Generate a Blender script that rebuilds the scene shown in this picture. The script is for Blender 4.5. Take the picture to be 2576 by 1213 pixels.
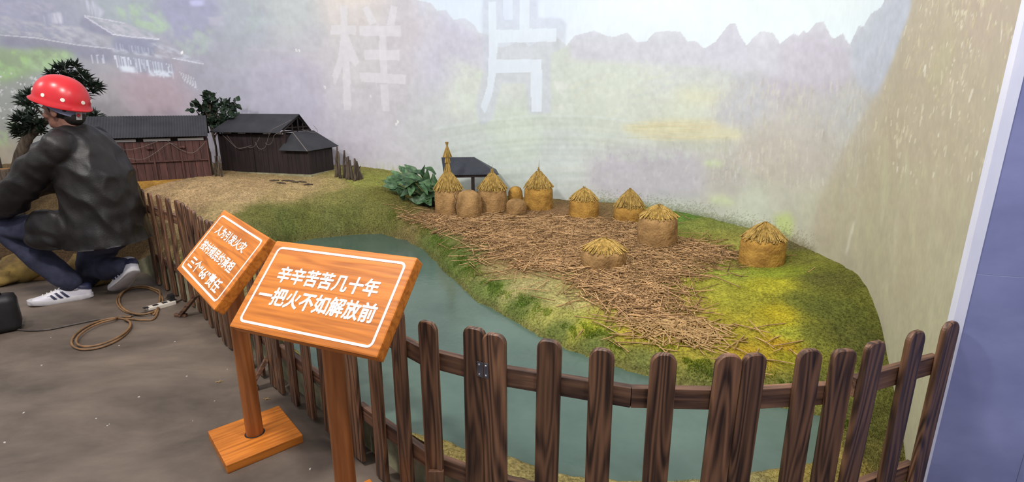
import bpy, bmesh, math, random
import numpy as np
from mathutils import Vector, Matrix, noise as mnoise
from mathutils.geometry import tessellate_polygon

random.seed(7)
rng = np.random.default_rng(7)
scene = bpy.context.scene
COL = scene.collection
for o in list(bpy.data.objects):
    bpy.data.objects.remove(o)

# ------------------------------------------------------------------ camera
F_PX, PITCH, CAM_H = 1321.0, math.radians(15.0), 1.2
cam_d = bpy.data.cameras.new('camera')
cam_d.sensor_width = 36.0
cam_d.lens = 36.0 * F_PX / 2576.0
cam_d.clip_start = 0.05
cam = bpy.data.objects.new('camera', cam_d)
cam.location = (0, 0, CAM_H)
cam.rotation_euler = (math.radians(90) - PITCH, 0, 0)
COL.objects.link(cam)
scene.camera = cam

# ------------------------------------------------------------------ light
scene.view_settings.view_transform = 'Standard'
scene.view_settings.look = 'None'
scene.view_settings.gamma = 1.0
scene.view_settings.use_curve_mapping = False
scene.view_settings.exposure = 0.0

world = bpy.data.worlds.new('room_ambience')
world.use_nodes = True
bg = world.node_tree.nodes['Background']
bg.inputs[0].default_value = (0.92, 0.94, 1.0, 1)
bg.inputs[1].default_value = 0.63
scene.world = world


def area(name, loc, target, size, energy, col):
    d = bpy.data.lights.new(name, 'AREA')
    d.shape = 'DISK'
    d.size = size
    d.energy = energy
    d.color = col
    o = bpy.data.objects.new(name, d)
    o.location = loc
    o.rotation_euler = (Vector(target) - Vector(loc)).to_track_quat('-Z', 'Y').to_euler()
    COL.objects.link(o)
    return o


# ceiling downlights of the exhibition room and added fills (ceiling about 2.9 m)
area('ceiling_and_fill_light', (-1.5, 1.1, 2.85), (-0.2, 3.9, 0.6), 0.30, 61, (1.0, 0.97, 0.92))
area('ceiling_and_fill_light', (0.1, 1.2, 2.85), (1.1, 3.0, 0.6), 0.30, 38, (1.0, 0.97, 0.92))
area('ceiling_and_fill_light', (-2.9, 1.9, 2.85), (-3.2, 4.6, 0.7), 0.25, 26, (1.0, 0.95, 0.88))
area('ceiling_and_fill_light', (-4.9, 2.6, 2.85), (-4.6, 5.2, 1.2), 0.25, 25, (1.0, 0.97, 0.93))  # added fill lamp, brightens the far left of the mural
area('ceiling_and_fill_light', (0.5, -0.3, 2.85), (1.5, 2.2, 0.5), 0.30, 20, (1.0, 0.97, 0.94))  # added fill lamp for the lower right wall and the pickets
area('window_daylight', (3.2, -2.2, 1.9), (0.6, 2.0, 0.8), 1.6, 75, (0.80, 0.86, 1.0))

# ------------------------------------------------------------------ helpers
CP, SP = math.cos(PITCH), math.sin(PITCH)


def ray(px, py):
    """direction (lateral, forward, up) of a sight line read off the photograph"""
    t = py - 606.5
    return (px - 1288.0), F_PX * CP - t * SP, -(F_PX * SP + t * CP)


def atz(px, py, z):
    rx, ry, rz = ray(px, py)
    k = (z - CAM_H) / rz
    return Vector((rx * k, ry * k, z))


def atd(px, py, d):
    rx, ry, rz = ray(px, py)
    k = d / ry
    return Vector((rx * k, d, CAM_H + rz * k))


def s2l(c):
    c = np.asarray(c, float) / 255.0
    return np.where(c <= 0.04045, c / 12.92, ((c + 0.055) / 1.055) ** 2.4)


def lin(r, g, b):
    v = s2l((r, g, b))
    return (float(v[0]), float(v[1]), float(v[2]), 1.0)


class MB:
    def __init__(s):
        s.v, s.f = [], []

    def add(s, verts, faces):
        n = len(s.v)
        s.v += [tuple(p) for p in verts]
        s.f += [tuple(i + n for i in f) for f in faces]
        return s

    def box(s, c, size, M=None, taper=1.0):
        x, y, z = size[0] / 2, size[1] / 2, size[2] / 2
        vs = [Vector((sx * x * (taper if sz > 0 else 1), sy * y * (taper if sz > 0 else 1), sz * z))
              for sz in (-1, 1) for sy in (-1, 1) for sx in (-1, 1)]
        if M is not None:
            vs = [M @ p for p in vs]
        vs = [p + Vector(c) for p in vs]
        return s.add(vs, [(0, 2, 3, 1), (4, 5, 7, 6), (0, 1, 5, 4), (2, 6, 7, 3), (0, 4, 6, 2), (1, 3, 7, 5)])

    def bevbox(s, c, size, b=0.003, M=None):
        """box with chamfered edges"""
        bm = bmesh.new()
        bmesh.ops.create_cube(bm, size=1.0)
        for v in bm.verts:
            v.co = Vector((v.co.x * size[0], v.co.y * size[1], v.co.z * size[2]))
        bmesh.ops.bevel(bm, geom=bm.edges[:], offset=b, segments=2, affect='EDGES', profile=0.6)
        bm.verts.index_update()
        vs = [(M @ v.co if M is not None else v.co.copy()) + Vector(c) for v in bm.verts]
        fs = [tuple(v.index for v in f.verts) for f in bm.faces]
        bm.free()
        return s.add(vs, fs)

    def tube(s, path, rad, seg=8, caps=True, squash=None):
        path = [Vector(p) for p in path]
        n = len(path)
        if not hasattr(rad, '__len__'):
            rad = [rad] * n
        vs, fs = [], []
        ref = None
        for i, p in enumerate(path):
            t = (path[min(i + 1, n - 1)] - path[max(i - 1, 0)])
            if t.length < 1e-9:
                t = Vector((0, 0, 1))
            t.normalize()
            if ref is None:
                ref = Vector((0, 0, 1)) if abs(t.z) < 0.9 else Vector((1, 0, 0))
            u = ref - t * ref.dot(t)
            if u.length < 1e-6:
                u = Vector((1, 0, 0)) - t * t.x
            u.normalize()
            w = t.cross(u)
            ref = u
            for k in range(seg):
                a = 2 * math.pi * k / seg
                vs.append(p + (u * math.cos(a) + w * math.sin(a)) * rad[i])
        for i in range(n - 1):
            for k in range(seg):
                a, b = i * seg + k, i * seg + (k + 1) % seg
                fs.append((a, b, b + seg, a + seg))
        if caps:
            fs.append(tuple(range(seg))[::-1])
            fs.append(tuple((n - 1) * seg + k for k in range(seg)))
        return s.add(vs, fs)

    def lathe(s, prof, seg=24, c=(0, 0, 0), jitter=None):
        vs, fs = [], []
        for i, (r, z) in enumerate(prof):
            for k in range(seg):
                a = 2 * math.pi * k / seg
                rr = r * (1 + (jitter(a, z) if jitter else 0))
                vs.append((c[0] + rr * math.cos(a), c[1] + rr * math.sin(a), c[2] + z))
        for i in range(len(prof) - 1):
            for k in range(seg):
                a, b = i * seg + k, i * seg + (k + 1) % seg
                fs.append((a, b, b + seg, a + seg))
        fs.append(tuple(range(seg))[::-1])
        fs.append(tuple((len(prof) - 1) * seg + k for k in range(seg)))
        return s.add(vs, fs)

    def ellipsoid(s, c, r, M=None, seg=16, rings=10):
        vs, fs = [], []
        for i in range(rings + 1):
            th = math.pi * i / rings
            for k in range(seg):
                a = 2 * math.pi * k / seg
                p = Vector((r[0] * math.sin(th) * math.cos(a), r[1] * math.sin(th) * math.sin(a), r[2] * math.cos(th)))
                if M is not None:
                    p = M @ p
                vs.append(p + Vector(c))
        for i in range(rings):
            for k in range(seg):
                a, b = i * seg + k, i * seg + (k + 1) % seg
                fs.append((a, a + seg, b + seg, b))
        return s.add(vs, fs)

    def loft(s, rings, caps=True):
        n = len(rings[0])
        vs = [p for r in rings for p in r]
        fs = []
        for i in range(len(rings) - 1):
            for k in range(n):
                a, b = i * n + k, i * n + (k + 1) % n
                fs.append((a, b, b + n, a + n))
        if caps:
            fs.append(tuple(range(n))[::-1])
            fs.append(tuple((len(rings) - 1) * n + k for k in range(n)))
        return s.add(vs, fs)

    def prism(s, poly, t, M=None, bevel=0.0):
        """poly in local XZ, thickness t along Y; optional chamfer of both faces"""
        n = len(poly)
        cx = sum(p[0] for p in poly) / n
        cz = sum(p[1] for p in poly) / n

        def inset(p, b):
            dx, dz = p[0] - cx, p[1] - cz
            return (p[0] - b * (1 if dx > 0 else -1) * min(1, abs(dx) / (b + 1e-6)), p[1] - b * (1 if dz > 0 else -1))
        layers = []
        if bevel > 0:
            layers = [(-t / 2, bevel), (-t / 2 + bevel, 0), (t / 2 - bevel, 0), (t / 2, bevel)]
        else:
            layers = [(-t / 2, 0), (t / 2, 0)]
        rings = []
        for y, b in layers:
            r = []
            for p in poly:
                q = inset(p, b) if b > 0 else p
                w = Vector((q[0], y, q[1]))
                r.append(M @ w if M is not None else w)
            rings.append(r)
        return s.loft(rings)

    def mesh(s, name):
        m = bpy.data.meshes.new(name)
        m.from_pydata([tuple(p) for p in s.v], [], s.f)
        m.validate()
        bm = bmesh.new()
        bm.from_mesh(m)
        bmesh.ops.recalc_face_normals(bm, faces=bm.faces)
        bm.to_mesh(m)
        bm.free()
        return m

    def build(s, name, mat, parent=None, smooth=False, angle=None):
        m = s.mesh(name)
        if smooth:
            for p in m.polygons:
                p.use_smooth = True
            if angle:
                sharp_by_angle(m, angle)
        return link(name, m, mat, parent)


def sharp_by_angle(m, deg):
    bm = bmesh.new()
    bm.from_mesh(m)
    lim = math.radians(deg)
    for e in bm.edges:
        if len(e.link_faces) == 2 and e.calc_face_angle(0) > lim:
            e.smooth = False
    bm.to_mesh(m)
    bm.free()


def link(name, m, mat, parent=None):
    o = bpy.data.objects.new(name, m)
    if mat is not None and len(m.materials) == 0:
        m.materials.append(mat)
    COL.objects.link(o)
    if parent is not None:
        o.parent = parent
    return o


def tag(o, label=None, cat=None, group=None, kind=None):
    if label:
        o['label'] = label
    if cat:
        o['category'] = cat
    if group:
        o['group'] = group
    if kind:
        o['kind'] = kind
    return o


def thing(name, label, cat, loc=(0, 0, 0), rz=0.0, group=None):
    o = bpy.data.objects.new(name, None)
    o.empty_display_size = 0.05
    o.location = loc
    o.rotation_euler = (0, 0, rz)
    COL.objects.link(o)
    return tag(o, label, cat, group)


# ------------------------------------------------------------------ materials
def nodes_of(m):
    return m.node_tree.nodes, m.node_tree.links


def mat(name, c1, c2=None, rough=0.6, scale=(8, 8, 8), bump=0.0, bscale=None, detail=5, spec=0.4,
        attr=False, rnd=False, wave=None, alpha=1.0, metal=0.0, ramp=(0.35, 0.68), coat=0.0, vary=0.0, dist=0.0):
    """procedural surface: two tones mixed by noise (or by stretched wood grain), plus fine relief"""
    m = bpy.data.materials.new(name)
    m.use_nodes = True
    N, L = nodes_of(m)
    b = N['Principled BSDF']
    b.inputs['Roughness'].default_value = rough
    b.inputs['Metallic'].default_value = metal
    b.inputs['Specular IOR Level'].default_value = spec
    if coat:
        b.inputs['Coat Weight'].default_value = coat
        b.inputs['Coat Roughness'].default_value = 0.2
    b.inputs['Alpha'].default_value = alpha
    tc = N.new('ShaderNodeTexCoord')
    mp = N.new('ShaderNodeMapping')
    mp.inputs['Scale'].default_value = scale
    src = tc.outputs['Object']
    if rnd:
        oi = N.new('ShaderNodeObjectInfo')
        mul = N.new('ShaderNodeMath')
        mul.operation = 'MULTIPLY'
        mul.inputs[1].default_value = 37.0
        L.new(oi.outputs['Random'], mul.inputs[0])
        ad = N.new('ShaderNodeVectorMath')
        ad.operation = 'ADD'
        L.new(src, ad.inputs[0])
        L.new(mul.outputs[0], ad.inputs[1])
        src = ad.outputs[0]
    L.new(src, mp.inputs['Vector'])
    nz = N.new('ShaderNodeTexNoise')
    nz.inputs['Scale'].default_value = 1.0
    nz.inputs['Detail'].default_value = detail
    nz.inputs['Roughness'].default_value = 0.62
    nz.inputs['Distortion'].default_value = dist
    L.new(mp.outputs[0], nz.inputs['Vector'])
    fac = nz.outputs['Fac']
    if wave:
        # growth rings: bands of a distorted stretched field
        mp2 = N.new('ShaderNodeMapping')
        mp2.inputs['Scale'].default_value = wave[0]
        L.new(src, mp2.inputs['Vector'])
        n2 = N.new('ShaderNodeTexNoise')
        n2.inputs['Scale'].default_value = 1.0
        n2.inputs['Detail'].default_value = 2.0
        L.new(mp2.outputs[0], n2.inputs['Vector'])
        k = N.new('ShaderNodeMath')
        k.operation = 'MULTIPLY'
        k.inputs[1].default_value = wave[1]
        L.new(n2.outputs['Fac'], k.inputs[0])
        sn = N.new('ShaderNodeMath')
        sn.operation = 'SINE'
        L.new(k.outputs[0], sn.inputs[0])
        ma = N.new('ShaderNodeMath')
        ma.operation = 'MULTIPLY_ADD'
        ma.inputs[1].default_value = wave[2]
        L.new(sn.outputs[0], ma.inputs[0])
        L.new(nz.outputs['Fac'], ma.inputs[2])
        fac = ma.outputs[0]
    col_out = None
    if c2 is not None:
        rp = N.new('ShaderNodeValToRGB')
        rp.color_ramp.elements[0].position = ramp[0]
        rp.color_ramp.elements[1].position = ramp[1]
        rp.color_ramp.elements[0].color = lin(*c1)
        rp.color_ramp.elements[1].color = lin(*c2)
        L.new(fac, rp.inputs[0])
        col_out = rp.outputs[0]
    if attr:
        at = N.new('ShaderNodeAttribute')
        at.attribute_name = 'Col'
        if col_out is not None:
            mx = N.new('ShaderNodeMix')
            mx.data_type = 'RGBA'
            mx.blend_type = 'MULTIPLY'
            mx.inputs['Factor'].default_value = 1.0
            L.new(at.outputs['Color'], mx.inputs['A'])
            L.new(col_out, mx.inputs['B'])
            col_out = mx.outputs['Result']
        else:
            col_out = at.outputs['Color']
    if vary and col_out is not None:
        oi2 = N.new('ShaderNodeObjectInfo')
        mr = N.new('ShaderNodeMapRange')
        mr.inputs['To Min'].default_value = 1 - vary
        mr.inputs['To Max'].default_value = 1 + vary
        L.new(oi2.outputs['Random'], mr.inputs['Value'])
        vm = N.new('ShaderNodeVectorMath')
        vm.operation = 'SCALE'
        L.new(col_out, vm.inputs[0])
        L.new(mr.outputs[0], vm.inputs['Scale'])
        col_out = vm.outputs[0]
    if col_out is not None:
        L.new(col_out, b.inputs['Base Color'])
    else:
        b.inputs['Base Color'].default_value = lin(*c1)
    if bump:
        bp = N.new('ShaderNodeBump')
        bp.inputs['Strength'].default_value = bump
        bp.inputs['Distance'].default_value = 0.01
        if bscale:
            mp3 = N.new('ShaderNodeMapping')
            mp3.inputs['Scale'].default_value = bscale
            L.new(src, mp3.inputs['Vector'])
            n3 = N.new('ShaderNodeTexNoise')
            n3.inputs['Scale'].default_value = 1.0
            n3.inputs['Detail'].default_value = 4
            L.new(mp3.outputs[0], n3.inputs['Vector'])
            L.new(n3.outputs['Fac'], bp.inputs['Height'])
        else:
            L.new(fac, bp.inputs['Height'])
        L.new(bp.outputs[0], b.inputs['Normal'])
    return m


M = {}
M['floor'] = mat('concrete', (80, 70, 62), (124, 109, 97), dist=0.25, rough=0.55, scale=(1.5, 2.8, 1), bump=0.12, bscale=(30, 30, 30), detail=8)
M['mural'] = mat('printed_mural', (255, 255, 255), None, rough=0.65, attr=True, spec=0.25)
M['ground'] = mat('flocked_ground', (150, 150, 146), (255, 255, 255), rough=0.95, scale=(95, 95, 95), bump=0.9, bscale=(150, 150, 150), attr=True, spec=0.1, detail=4, ramp=(0.3, 0.6))
M['plinth'] = mat('plinth_paint', (120, 116, 92), (176, 172, 140), rough=0.8, scale=(9, 9, 9), bump=0.2)
M['picket'] = mat('dark_stained_pine', (47, 32, 27), (138, 99, 73), rough=0.42, scale=(90, 90, 4), bump=0.25, rnd=True,
                  wave=((12, 12, 1.0), 88.0, 0.22), ramp=(0.18, 0.92), vary=0.22, spec=0.45)
M['rail'] = mat('dark_stained_rail', (60, 41, 35), (140, 102, 78), rough=0.55, scale=(4, 70, 70), bump=0.25, rnd=True,
                wave=((1.1, 16, 16), 40.0, 0.14), ramp=(0.26, 0.86), vary=0.18)
M['signwood'] = mat('orange_lacquered_wood', (158, 86, 28), (208, 124, 46), rough=0.48, scale=(5, 60, 60), bump=0.08, rnd=True,
                    wave=((1.6, 26, 26), 34.0, 0.15), ramp=(0.16, 0.66), spec=0.3)
M['signpost'] = mat('orange_lacquered_post', (142, 82, 40), (178, 110, 60), rough=0.4, scale=(50, 50, 4), bump=0.08, rnd=True,
                    wave=((22, 22, 1.4), 30.0, 0.13), ramp=(0.25, 0.75))
M['white_print'] = mat('white_print', (250, 244, 240), None, rough=0.5)
M['plaster'] = mat('pale_plaster', (196, 194, 196), (208, 206, 208), rough=0.8, scale=(5, 5, 5))
M['trim'] = mat('white_trim', (216, 218, 236), (228, 229, 243), rough=0.5, scale=(20, 20, 5))
M['bluelit_tile'] = mat('blue_lit_grey_stone', (126, 131, 174), (146, 151, 194), rough=0.45, scale=(3, 3, 5), bump=0.04, spec=0.5)  # grey-blue stone with the bluish window light put into its colour
M['grout'] = mat('pale_grout', (168, 172, 205), None, rough=0.7)
M['straw'] = mat('straw', (128, 98, 62), (202, 168, 116), rough=0.7, scale=(14, 14, 14), rnd=True, spec=0.25, vary=0.15, ramp=(0.3, 0.7))
M['thatch'] = mat('thatch_straw', (118, 92, 44), (206, 172, 98), rough=0.75, scale=(60, 60, 9), detail=3, spec=0.2, vary=0.12, rnd=True, ramp=(0.3, 0.7))
M['clay'] = mat('straw_clay', (134, 104, 68), (184, 146, 98), rough=0.95, scale=(14, 14, 14), bump=0.8, bscale=(80, 80, 80), rnd=True, spec=0.1, vary=0.12, detail=7)
M['clay_y'] = mat('yellow_straw_clay', (144, 106, 54), (198, 154, 78), rough=0.95, scale=(12, 12, 18), bump=0.8, bscale=(80, 80, 80), rnd=True, spec=0.1, detail=7)
M['redwood'] = mat('red_brown_boards', (66, 42, 40), (100, 64, 58), rough=0.7, scale=(40, 40, 4), bump=0.2, rnd=True, vary=0.05)
M['darkwood'] = mat('black_brown_boards', (29, 21, 23), (50, 37, 37), rough=0.75, scale=(40, 40, 4), bump=0.2, rnd=True, vary=0.06)
M['roof'] = mat('dark_roof_sheet', (42, 42, 47), (58, 58, 63), rough=0.6, scale=(6, 6, 6), bump=0.1)
M['roof_b'] = mat('blue_grey_roof_sheet', (48, 51, 60), (64, 67, 76), rough=0.55, scale=(6, 6, 6))
M['gap_white'] = mat('eave_gap_white', (205, 200, 200), None, rough=0.6)  # pale tone for open eave gaps where the bright wall shows
M['wire'] = mat('grey_wire', (118, 108, 104), None, rough=0.5)
M['bark'] = mat('dry_bark', (54, 45, 39), (104, 90, 76), rough=0.95, scale=(40, 40, 6), bump=0.8, rnd=True, vary=0.2)
M['leaf_d'] = mat('dark_needle_leaf', (26, 36, 30), (48, 62, 46), rough=0.55, scale=(9, 9, 9), rnd=True, vary=0.3)
M['leaf_f'] = mat('ficus_leaf', (34, 46, 38), (62, 80, 62), rough=0.45, scale=(9, 9, 9), rnd=True, vary=0.3)
M['leaf_b'] = mat('broad_leaf', (46, 74, 48), (96, 128, 88), rough=0.45, scale=(26, 26, 26), rnd=True, vary=0.4, bump=0.15)
M['midrib'] = mat('leaf_midrib', (112, 140, 104), None, rough=0.5)
M['pot'] = mat('black_pot', (34, 36, 38), None, rough=0.6)
M['grass'] = mat('flock_blades', (255, 255, 255), None, rough=0.9, attr=True, spec=0.1)
M['water'] = None
M['helmet'] = mat('red_plastic_helmet', (196, 36, 44), (206, 46, 52), rough=0.3, scale=(6, 6, 6), spec=0.5)
M['dot'] = mat('white_dot', (232, 226, 214), None, rough=0.4)
M['skin'] = mat('skin', (118, 80, 68), (140, 98, 82), rough=0.6, scale=(15, 15, 15))
M['hair'] = mat('black_hair', (26, 22, 22), (40, 34, 32), rough=0.6, scale=(90, 90, 90), bump=0.4)
M['leather'] = mat('black_leather', (22, 19, 20), (37, 32, 31), rough=0.46, scale=(7, 7, 7), bump=0.12, bscale=(120, 120, 120), spec=0.4)
M['denim'] = mat('blue_denim', (42, 44, 62), (64, 66, 88), rough=0.9, scale=(12, 12, 12), bump=0.2, bscale=(300, 300, 300))
M['shoe'] = mat('white_sneaker_leather', (206, 202, 212), (224, 220, 228), rough=0.5, scale=(12, 12, 12))
M['sole'] = mat('white_rubber', (188, 184, 188), (206, 202, 204), rough=0.7, scale=(20, 20, 20))
M['stripe'] = mat('navy_stripe', (44, 46, 74), None, rough=0.5)
M['strap'] = mat('grey_blue_strap', (120, 122, 148), None, rough=0.5)
M['strap_l'] = mat('pale_strap', (172, 164, 166), None, rough=0.5)
M['redknob'] = mat('red_knob', (160, 50, 56), None, rough=0.5)
M['cable_o'] = mat('orange_brown_cable', (110, 84, 60), (152, 114, 76), rough=0.5, scale=(14, 14, 14))
M['cable_g'] = mat('grey_cable', (70, 62, 58), (92, 82, 76), rough=0.5, scale=(20, 20, 20))
M['strip'] = mat('white_plastic', (214, 204, 192), None, rough=0.45)
M['black'] = mat('black_plastic', (28, 26, 28), (40, 38, 40), rough=0.5, scale=(12, 12, 12))
M['metal'] = mat('zinc_hinge', (92, 92, 100), (120, 120, 128), rough=0.4, scale=(30, 30, 30), metal=0.6)
M['screw'] = mat('bright_screw', (222, 222, 228), None, rough=0.3, metal=0.7)
M['rock'] = mat('ochre_rock', (96, 76, 46), (150, 124, 66), rough=0.95, scale=(9, 9, 9), bump=0.6)
M['chip'] = mat('plaster_chip', (190, 184, 176), None, rough=0.8)
M['moss'] = mat('moss', (52, 74, 34), (92, 116, 52), rough=0.95, scale=(40, 40, 40), bump=0.5)
M['crate'] = mat('raw_wood', (132, 92, 50), (166, 120, 70), rough=0.7, scale=(8, 60, 60), rnd=True)

wm = mat('pond_water', (70, 92, 82), (92, 114, 102), rough=0.16, scale=(2.2, 2.2, 2.2), bump=0.10, bscale=(26, 26, 26), spec=0.5)
wm.node_tree.nodes['Principled BSDF'].inputs['Alpha'].default_value = 0.86
M['water'] = wm

# ------------------------------------------------------------------ plan of the wall (lateral, depth)


def catmull(pts, n=24):
    pts = [np.array(p, float) for p in pts]
    P = [2 * pts[0] - pts[1]] + pts + [2 * pts[-1] - pts[-2]]
    out = []
    for i in range(1, len(P) - 2):
        p0, p1, p2, p3 = P[i - 1], P[i], P[i + 1], P[i + 2]
        for k in range(n):
            t = k / n
            out.append(0.5 * ((2 * p1) + (p2 - p0) * t + (2 * p0 - 5 * p1 + 4 * p2 - p3) * t * t + (3 * p1 - p0 - 3 * p2 + p3) * t ** 3))
    out.append(P[-2])
    return np.array(out)


WALL = catmull([(-6.6, 5.36), (-5.4, 5.35), (-4.2, 5.32), (-3.0, 5.27), (-1.8, 5.18), (-0.9, 5.00), (-0.2, 4.73), (0.4, 4.43), (0.9, 4.08),
                (1.3, 3.65), (1.58, 3.2), (1.68, 2.8), (1.63, 2.4), (1.48, 1.95), (1.31, 1.55), (1.157, 1.27)])
WS = np.concatenate([[0], np.cumsum(np.hypot(*np.diff(WALL, axis=0).T))])
WRATIO = WALL[:, 0] / WALL[:, 1]
WALL_H = 2.6


def W(px, py):
    """where a sight line meets the wall: (arc length along wall, height)"""
    px = np.asarray(px, float)
    py = np.asarray(py, float)
    t = py - 606.5
    fw = F_PX * CP - t * SP
    dn = F_PX * SP + t * CP
    r = (px - 1288.0) / fw
    u = np.interp(r, WRATIO, WS) + np.maximum(0, r - WRATIO[-1]) * 2.0
    d = np.interp(u, WS, WALL[:, 1])
    return u, CAM_H - d * dn / fw


def set_col(mesh, rgb_lin):
    a = mesh.color_attributes.new('Col', 'FLOAT_COLOR', 'POINT')
    buf = np.ones((len(mesh.vertices), 4), np.float32)
    buf[:, :3] = rgb_lin
    a.data.foreach_set('color', buf.ravel())


def grid_mesh(name, P):
    """P: (rows, cols, 3)"""
    nr, nc = P.shape[:2]
    m = bpy.data.meshes.new(name)
    idx = np.arange(nr * nc).reshape(nr, nc)
    q = np.stack([idx[:-1, :-1], idx[:-1, 1:], idx[1:, 1:], idx[1:, :-1]], -1).reshape(-1, 4)
    m.vertices.add(nr * nc)
    m.vertices.foreach_set('co', P.reshape(-1).astype(np.float32))
    m.loops.add(q.size)
    m.loops.foreach_set('vertex_index', q.ravel().astype(np.int32))
    m.polygons.add(len(q))
    m.polygons.foreach_set('loop_start', np.arange(0, q.size, 4, dtype=np.int32))
    m.polygons.foreach_set('loop_total', np.full(len(q), 4, np.int32))
    m.update(calc_edges=True)
    m.polygons.foreach_set('use_smooth', np.ones(len(q), bool))
    return m


_tab = rng.random((256, 256))


def vnoise(a, b, seed=0):
    a = a + seed * 17.31
    b = b + seed * 9.73
    i, j = np.floor(a).astype(int), np.floor(b).astype(int)
    fa, fb = a - i, b - j
    fa = fa * fa * (3 - 2 * fa)
    fb = fb * fb * (3 - 2 * fb)
    g = lambda x, y: _tab[x & 255, y & 255]
    return (g(i, j) * (1 - fa) + g(i + 1, j) * fa) * (1 - fb) + (g(i, j + 1) * (1 - fa) + g(i + 1, j + 1) * fa) * fb


def fbm(a, b, oct=4, seed=0):
    s, w, t = 0, 1.0, 0
    for k in range(oct):
        s = s + w * vnoise(a * 2 ** k, b * 2 ** k, seed + k)
        t += w
        w *= 0.55
    return s / t


def sstep(a, b, x):
    t = np.clip((x - a) / (b - a), 0, 1)
    return t * t * (3 - 2 * t)

# ------------------------------------------------------------------ fence line on the plan (needed by the ground)
FENCE_H = 0.65


def ftop(px, py):
    p = atz(px, py, FENCE_H)
    return np.array([p.x, p.y])


RIGHT_TOPS = [(1190, 825), (1245, 836), (1380, 856), (1520, 878), (1675, 891), (1830, 889), (1895, 889), (2045, 879), (2130, 876),
              (2200, 858), (2310, 833), (2395, 811)]
RP = [ftop(*p) for p in RIGHT_TOPS]
P1078 = ftop(1078, 807)
FENCE_END = ftop(355, 477)
LDIR = (FENCE_END - P1078) / np.linalg.norm(FENCE_END - P1078)
LLEN = np.linalg.norm(FENCE_END - P1078)

# front rim of the diorama, a little behind the fence
front_path = [(-6.6, 3.80), (-5.2, 3.78), (-4.2, 3.74), (-3.3, 3.70), (-2.72, 3.62), (-2.42, 3.40)]
nL = np.array([0.70, 0.71])
for k in (0.3, 0.5, 0.7, 0.88):
    q = FENCE_END + (P1078 - FENCE_END) * k + nL * 0.055
    front_path.append(tuple(q))
front_path.append((P1078[0] + 0.035, P1078[1] + 0.05))
for p in RP[:6]:
    front_path.append((p[0] + 0.012, p[1] + 0.055))
for p in RP[7:8] + RP[9:11]:
    front_path.append((p[0] - 0.01, p[1] + 0.06))
front_path.append((1.16, 1.305))
FRONT = catmull(front_path, 16)

# ------------------------------------------------------------------ pond outline (read at water level)
ZW = 0.18
shore_px = [(735, 610), (800, 599), (900, 590), (960, 588), (1020, 604), (1062, 626), (1095, 656), (1120, 688), (1150, 712), (1190, 750),
            (1240, 778), (1300, 812), (1370, 852), (1430, 880), (1500, 904), (1560, 925), (1625, 945), (1700, 968), (1780, 990), (1880, 1012), (1980, 1028),
            (2060, 1048), (2092, 1085), (2080, 1130), (2040, 1165), (1960, 1182), (1880, 1195), (1780, 1207), (1680, 1212), (1580, 1212), (1490, 1204), (1409, 1191),
            (1340, 1171), (1283, 1151), (1171, 1127), (1116, 1106), (1021, 1083), (939, 1038), (875, 1004), (815, 960), (775, 915), (735, 868),
            (690, 800), (668, 740), (672, 680), (695, 635)]
POND = np.array([[atz(x, y, ZW).x, atz(x, y, ZW).y] for x, y in shore_px])


def poly_sd(x, y, poly):
    """signed distance to polygon, negative inside"""
    x = np.asarray(x, float)
    y = np.asarray(y, float)
    d2 = np.full(x.shape, 1e9)
    ins = np.zeros(x.shape, bool)
    n = len(poly)
    for i in range(n):
        ax, ay = poly[i]
        bx, by = poly[(i + 1) % n]
        ex, ey = bx - ax, by - ay
        t = np.clip(((x - ax) * ex + (y - ay) * ey) / (ex * ex + ey * ey + 1e-12), 0, 1)
        d2 = np.minimum(d2, (x - ax - t * ex) ** 2 + (y - ay - t * ey) ** 2)
        c = (ay > y) != (by > y)
        ins ^= c & (x < (bx - ax) * (y - ay) / (by - ay + 1e-12) + ax)
    d = np.sqrt(d2)
    return np.where(ins, -d, d)


HC = np.array([
    (.507, 2.77, .30), (.885, 3.11, .33), (1.4, 2.81, .32), (.05, 4.0, .345), (-.48, 3.97, .33), (.4, 4.4, .37), (1.2, 3.75, .40), (1.66, 3.07, .39),
    (1.04, 1.95, .27), (.6, 2.1, .26), (.2, 2.7, .27), (-.2, 3.3, .28), (1.55, 2.3, .40), (1.60, 2.45, .39), (1.46, 1.95, .32), (1.36, 1.72, .20), (1.26, 1.48, .11), (1.18, 1.34, .07),
    (-.2, 1.40, .20), (.3, 1.22, .20), (.7, 1.20, .20), (-.8, 1.92, .20), (-1.3, 2.42, .21), (-1.8, 2.95, .25), (1.0, 1.30, .17),
    (-1.6, 4.07, .42), (-1.52, 4.6, .55), (-2.81, 4.36, .545), (-2.17, 3.8, .42), (-1.2, 4.5, .50), (-1.0, 4.85, .50), (-3.4, 4.4, .53), (-2.3, 4.8, .555), (-3.4, 5.0, .56),
    (-4.5, 4.8, .5), (-1.4, 5.0, .555), (-.88, 4.35, .42), (-.72, 4.8, .40), (-.62, 4.4, .345), (-.72, 4.1, .33), (-.3, 4.6, .35),
    (-3.2, 3.75, .06), (-2.7, 3.68, .10), (-4.2, 3.8, .06), (-3.6, 4.1, .34), (-2.75, 4.0, .42), (-5.2, 3.85, .06), (-5.2, 5.1, .5), (-2.45, 3.5, .2), (-6.3, 4.5, .35)])


def _tps(r):
    return np.where(r > 1e-9, r * r * np.log(r + 1e-12), 0)


_n = len(HC)
_A = np.zeros((_n + 3, _n + 3))
_A[:_n, :_n] = _tps(np.hypot(HC[:, None, 0] - HC[None, :, 0], HC[:, None, 1] - HC[None, :, 1])) + np.eye(_n) * 0.004
_A[:_n, _n] = 1
_A[:_n, _n + 1:] = HC[:, :2]
_A[_n, :_n] = 1
_A[_n + 1:, :_n] = HC[:, :2].T
_w = np.linalg.solve(_A, np.concatenate([HC[:, 2], [0, 0, 0]]))


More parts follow.
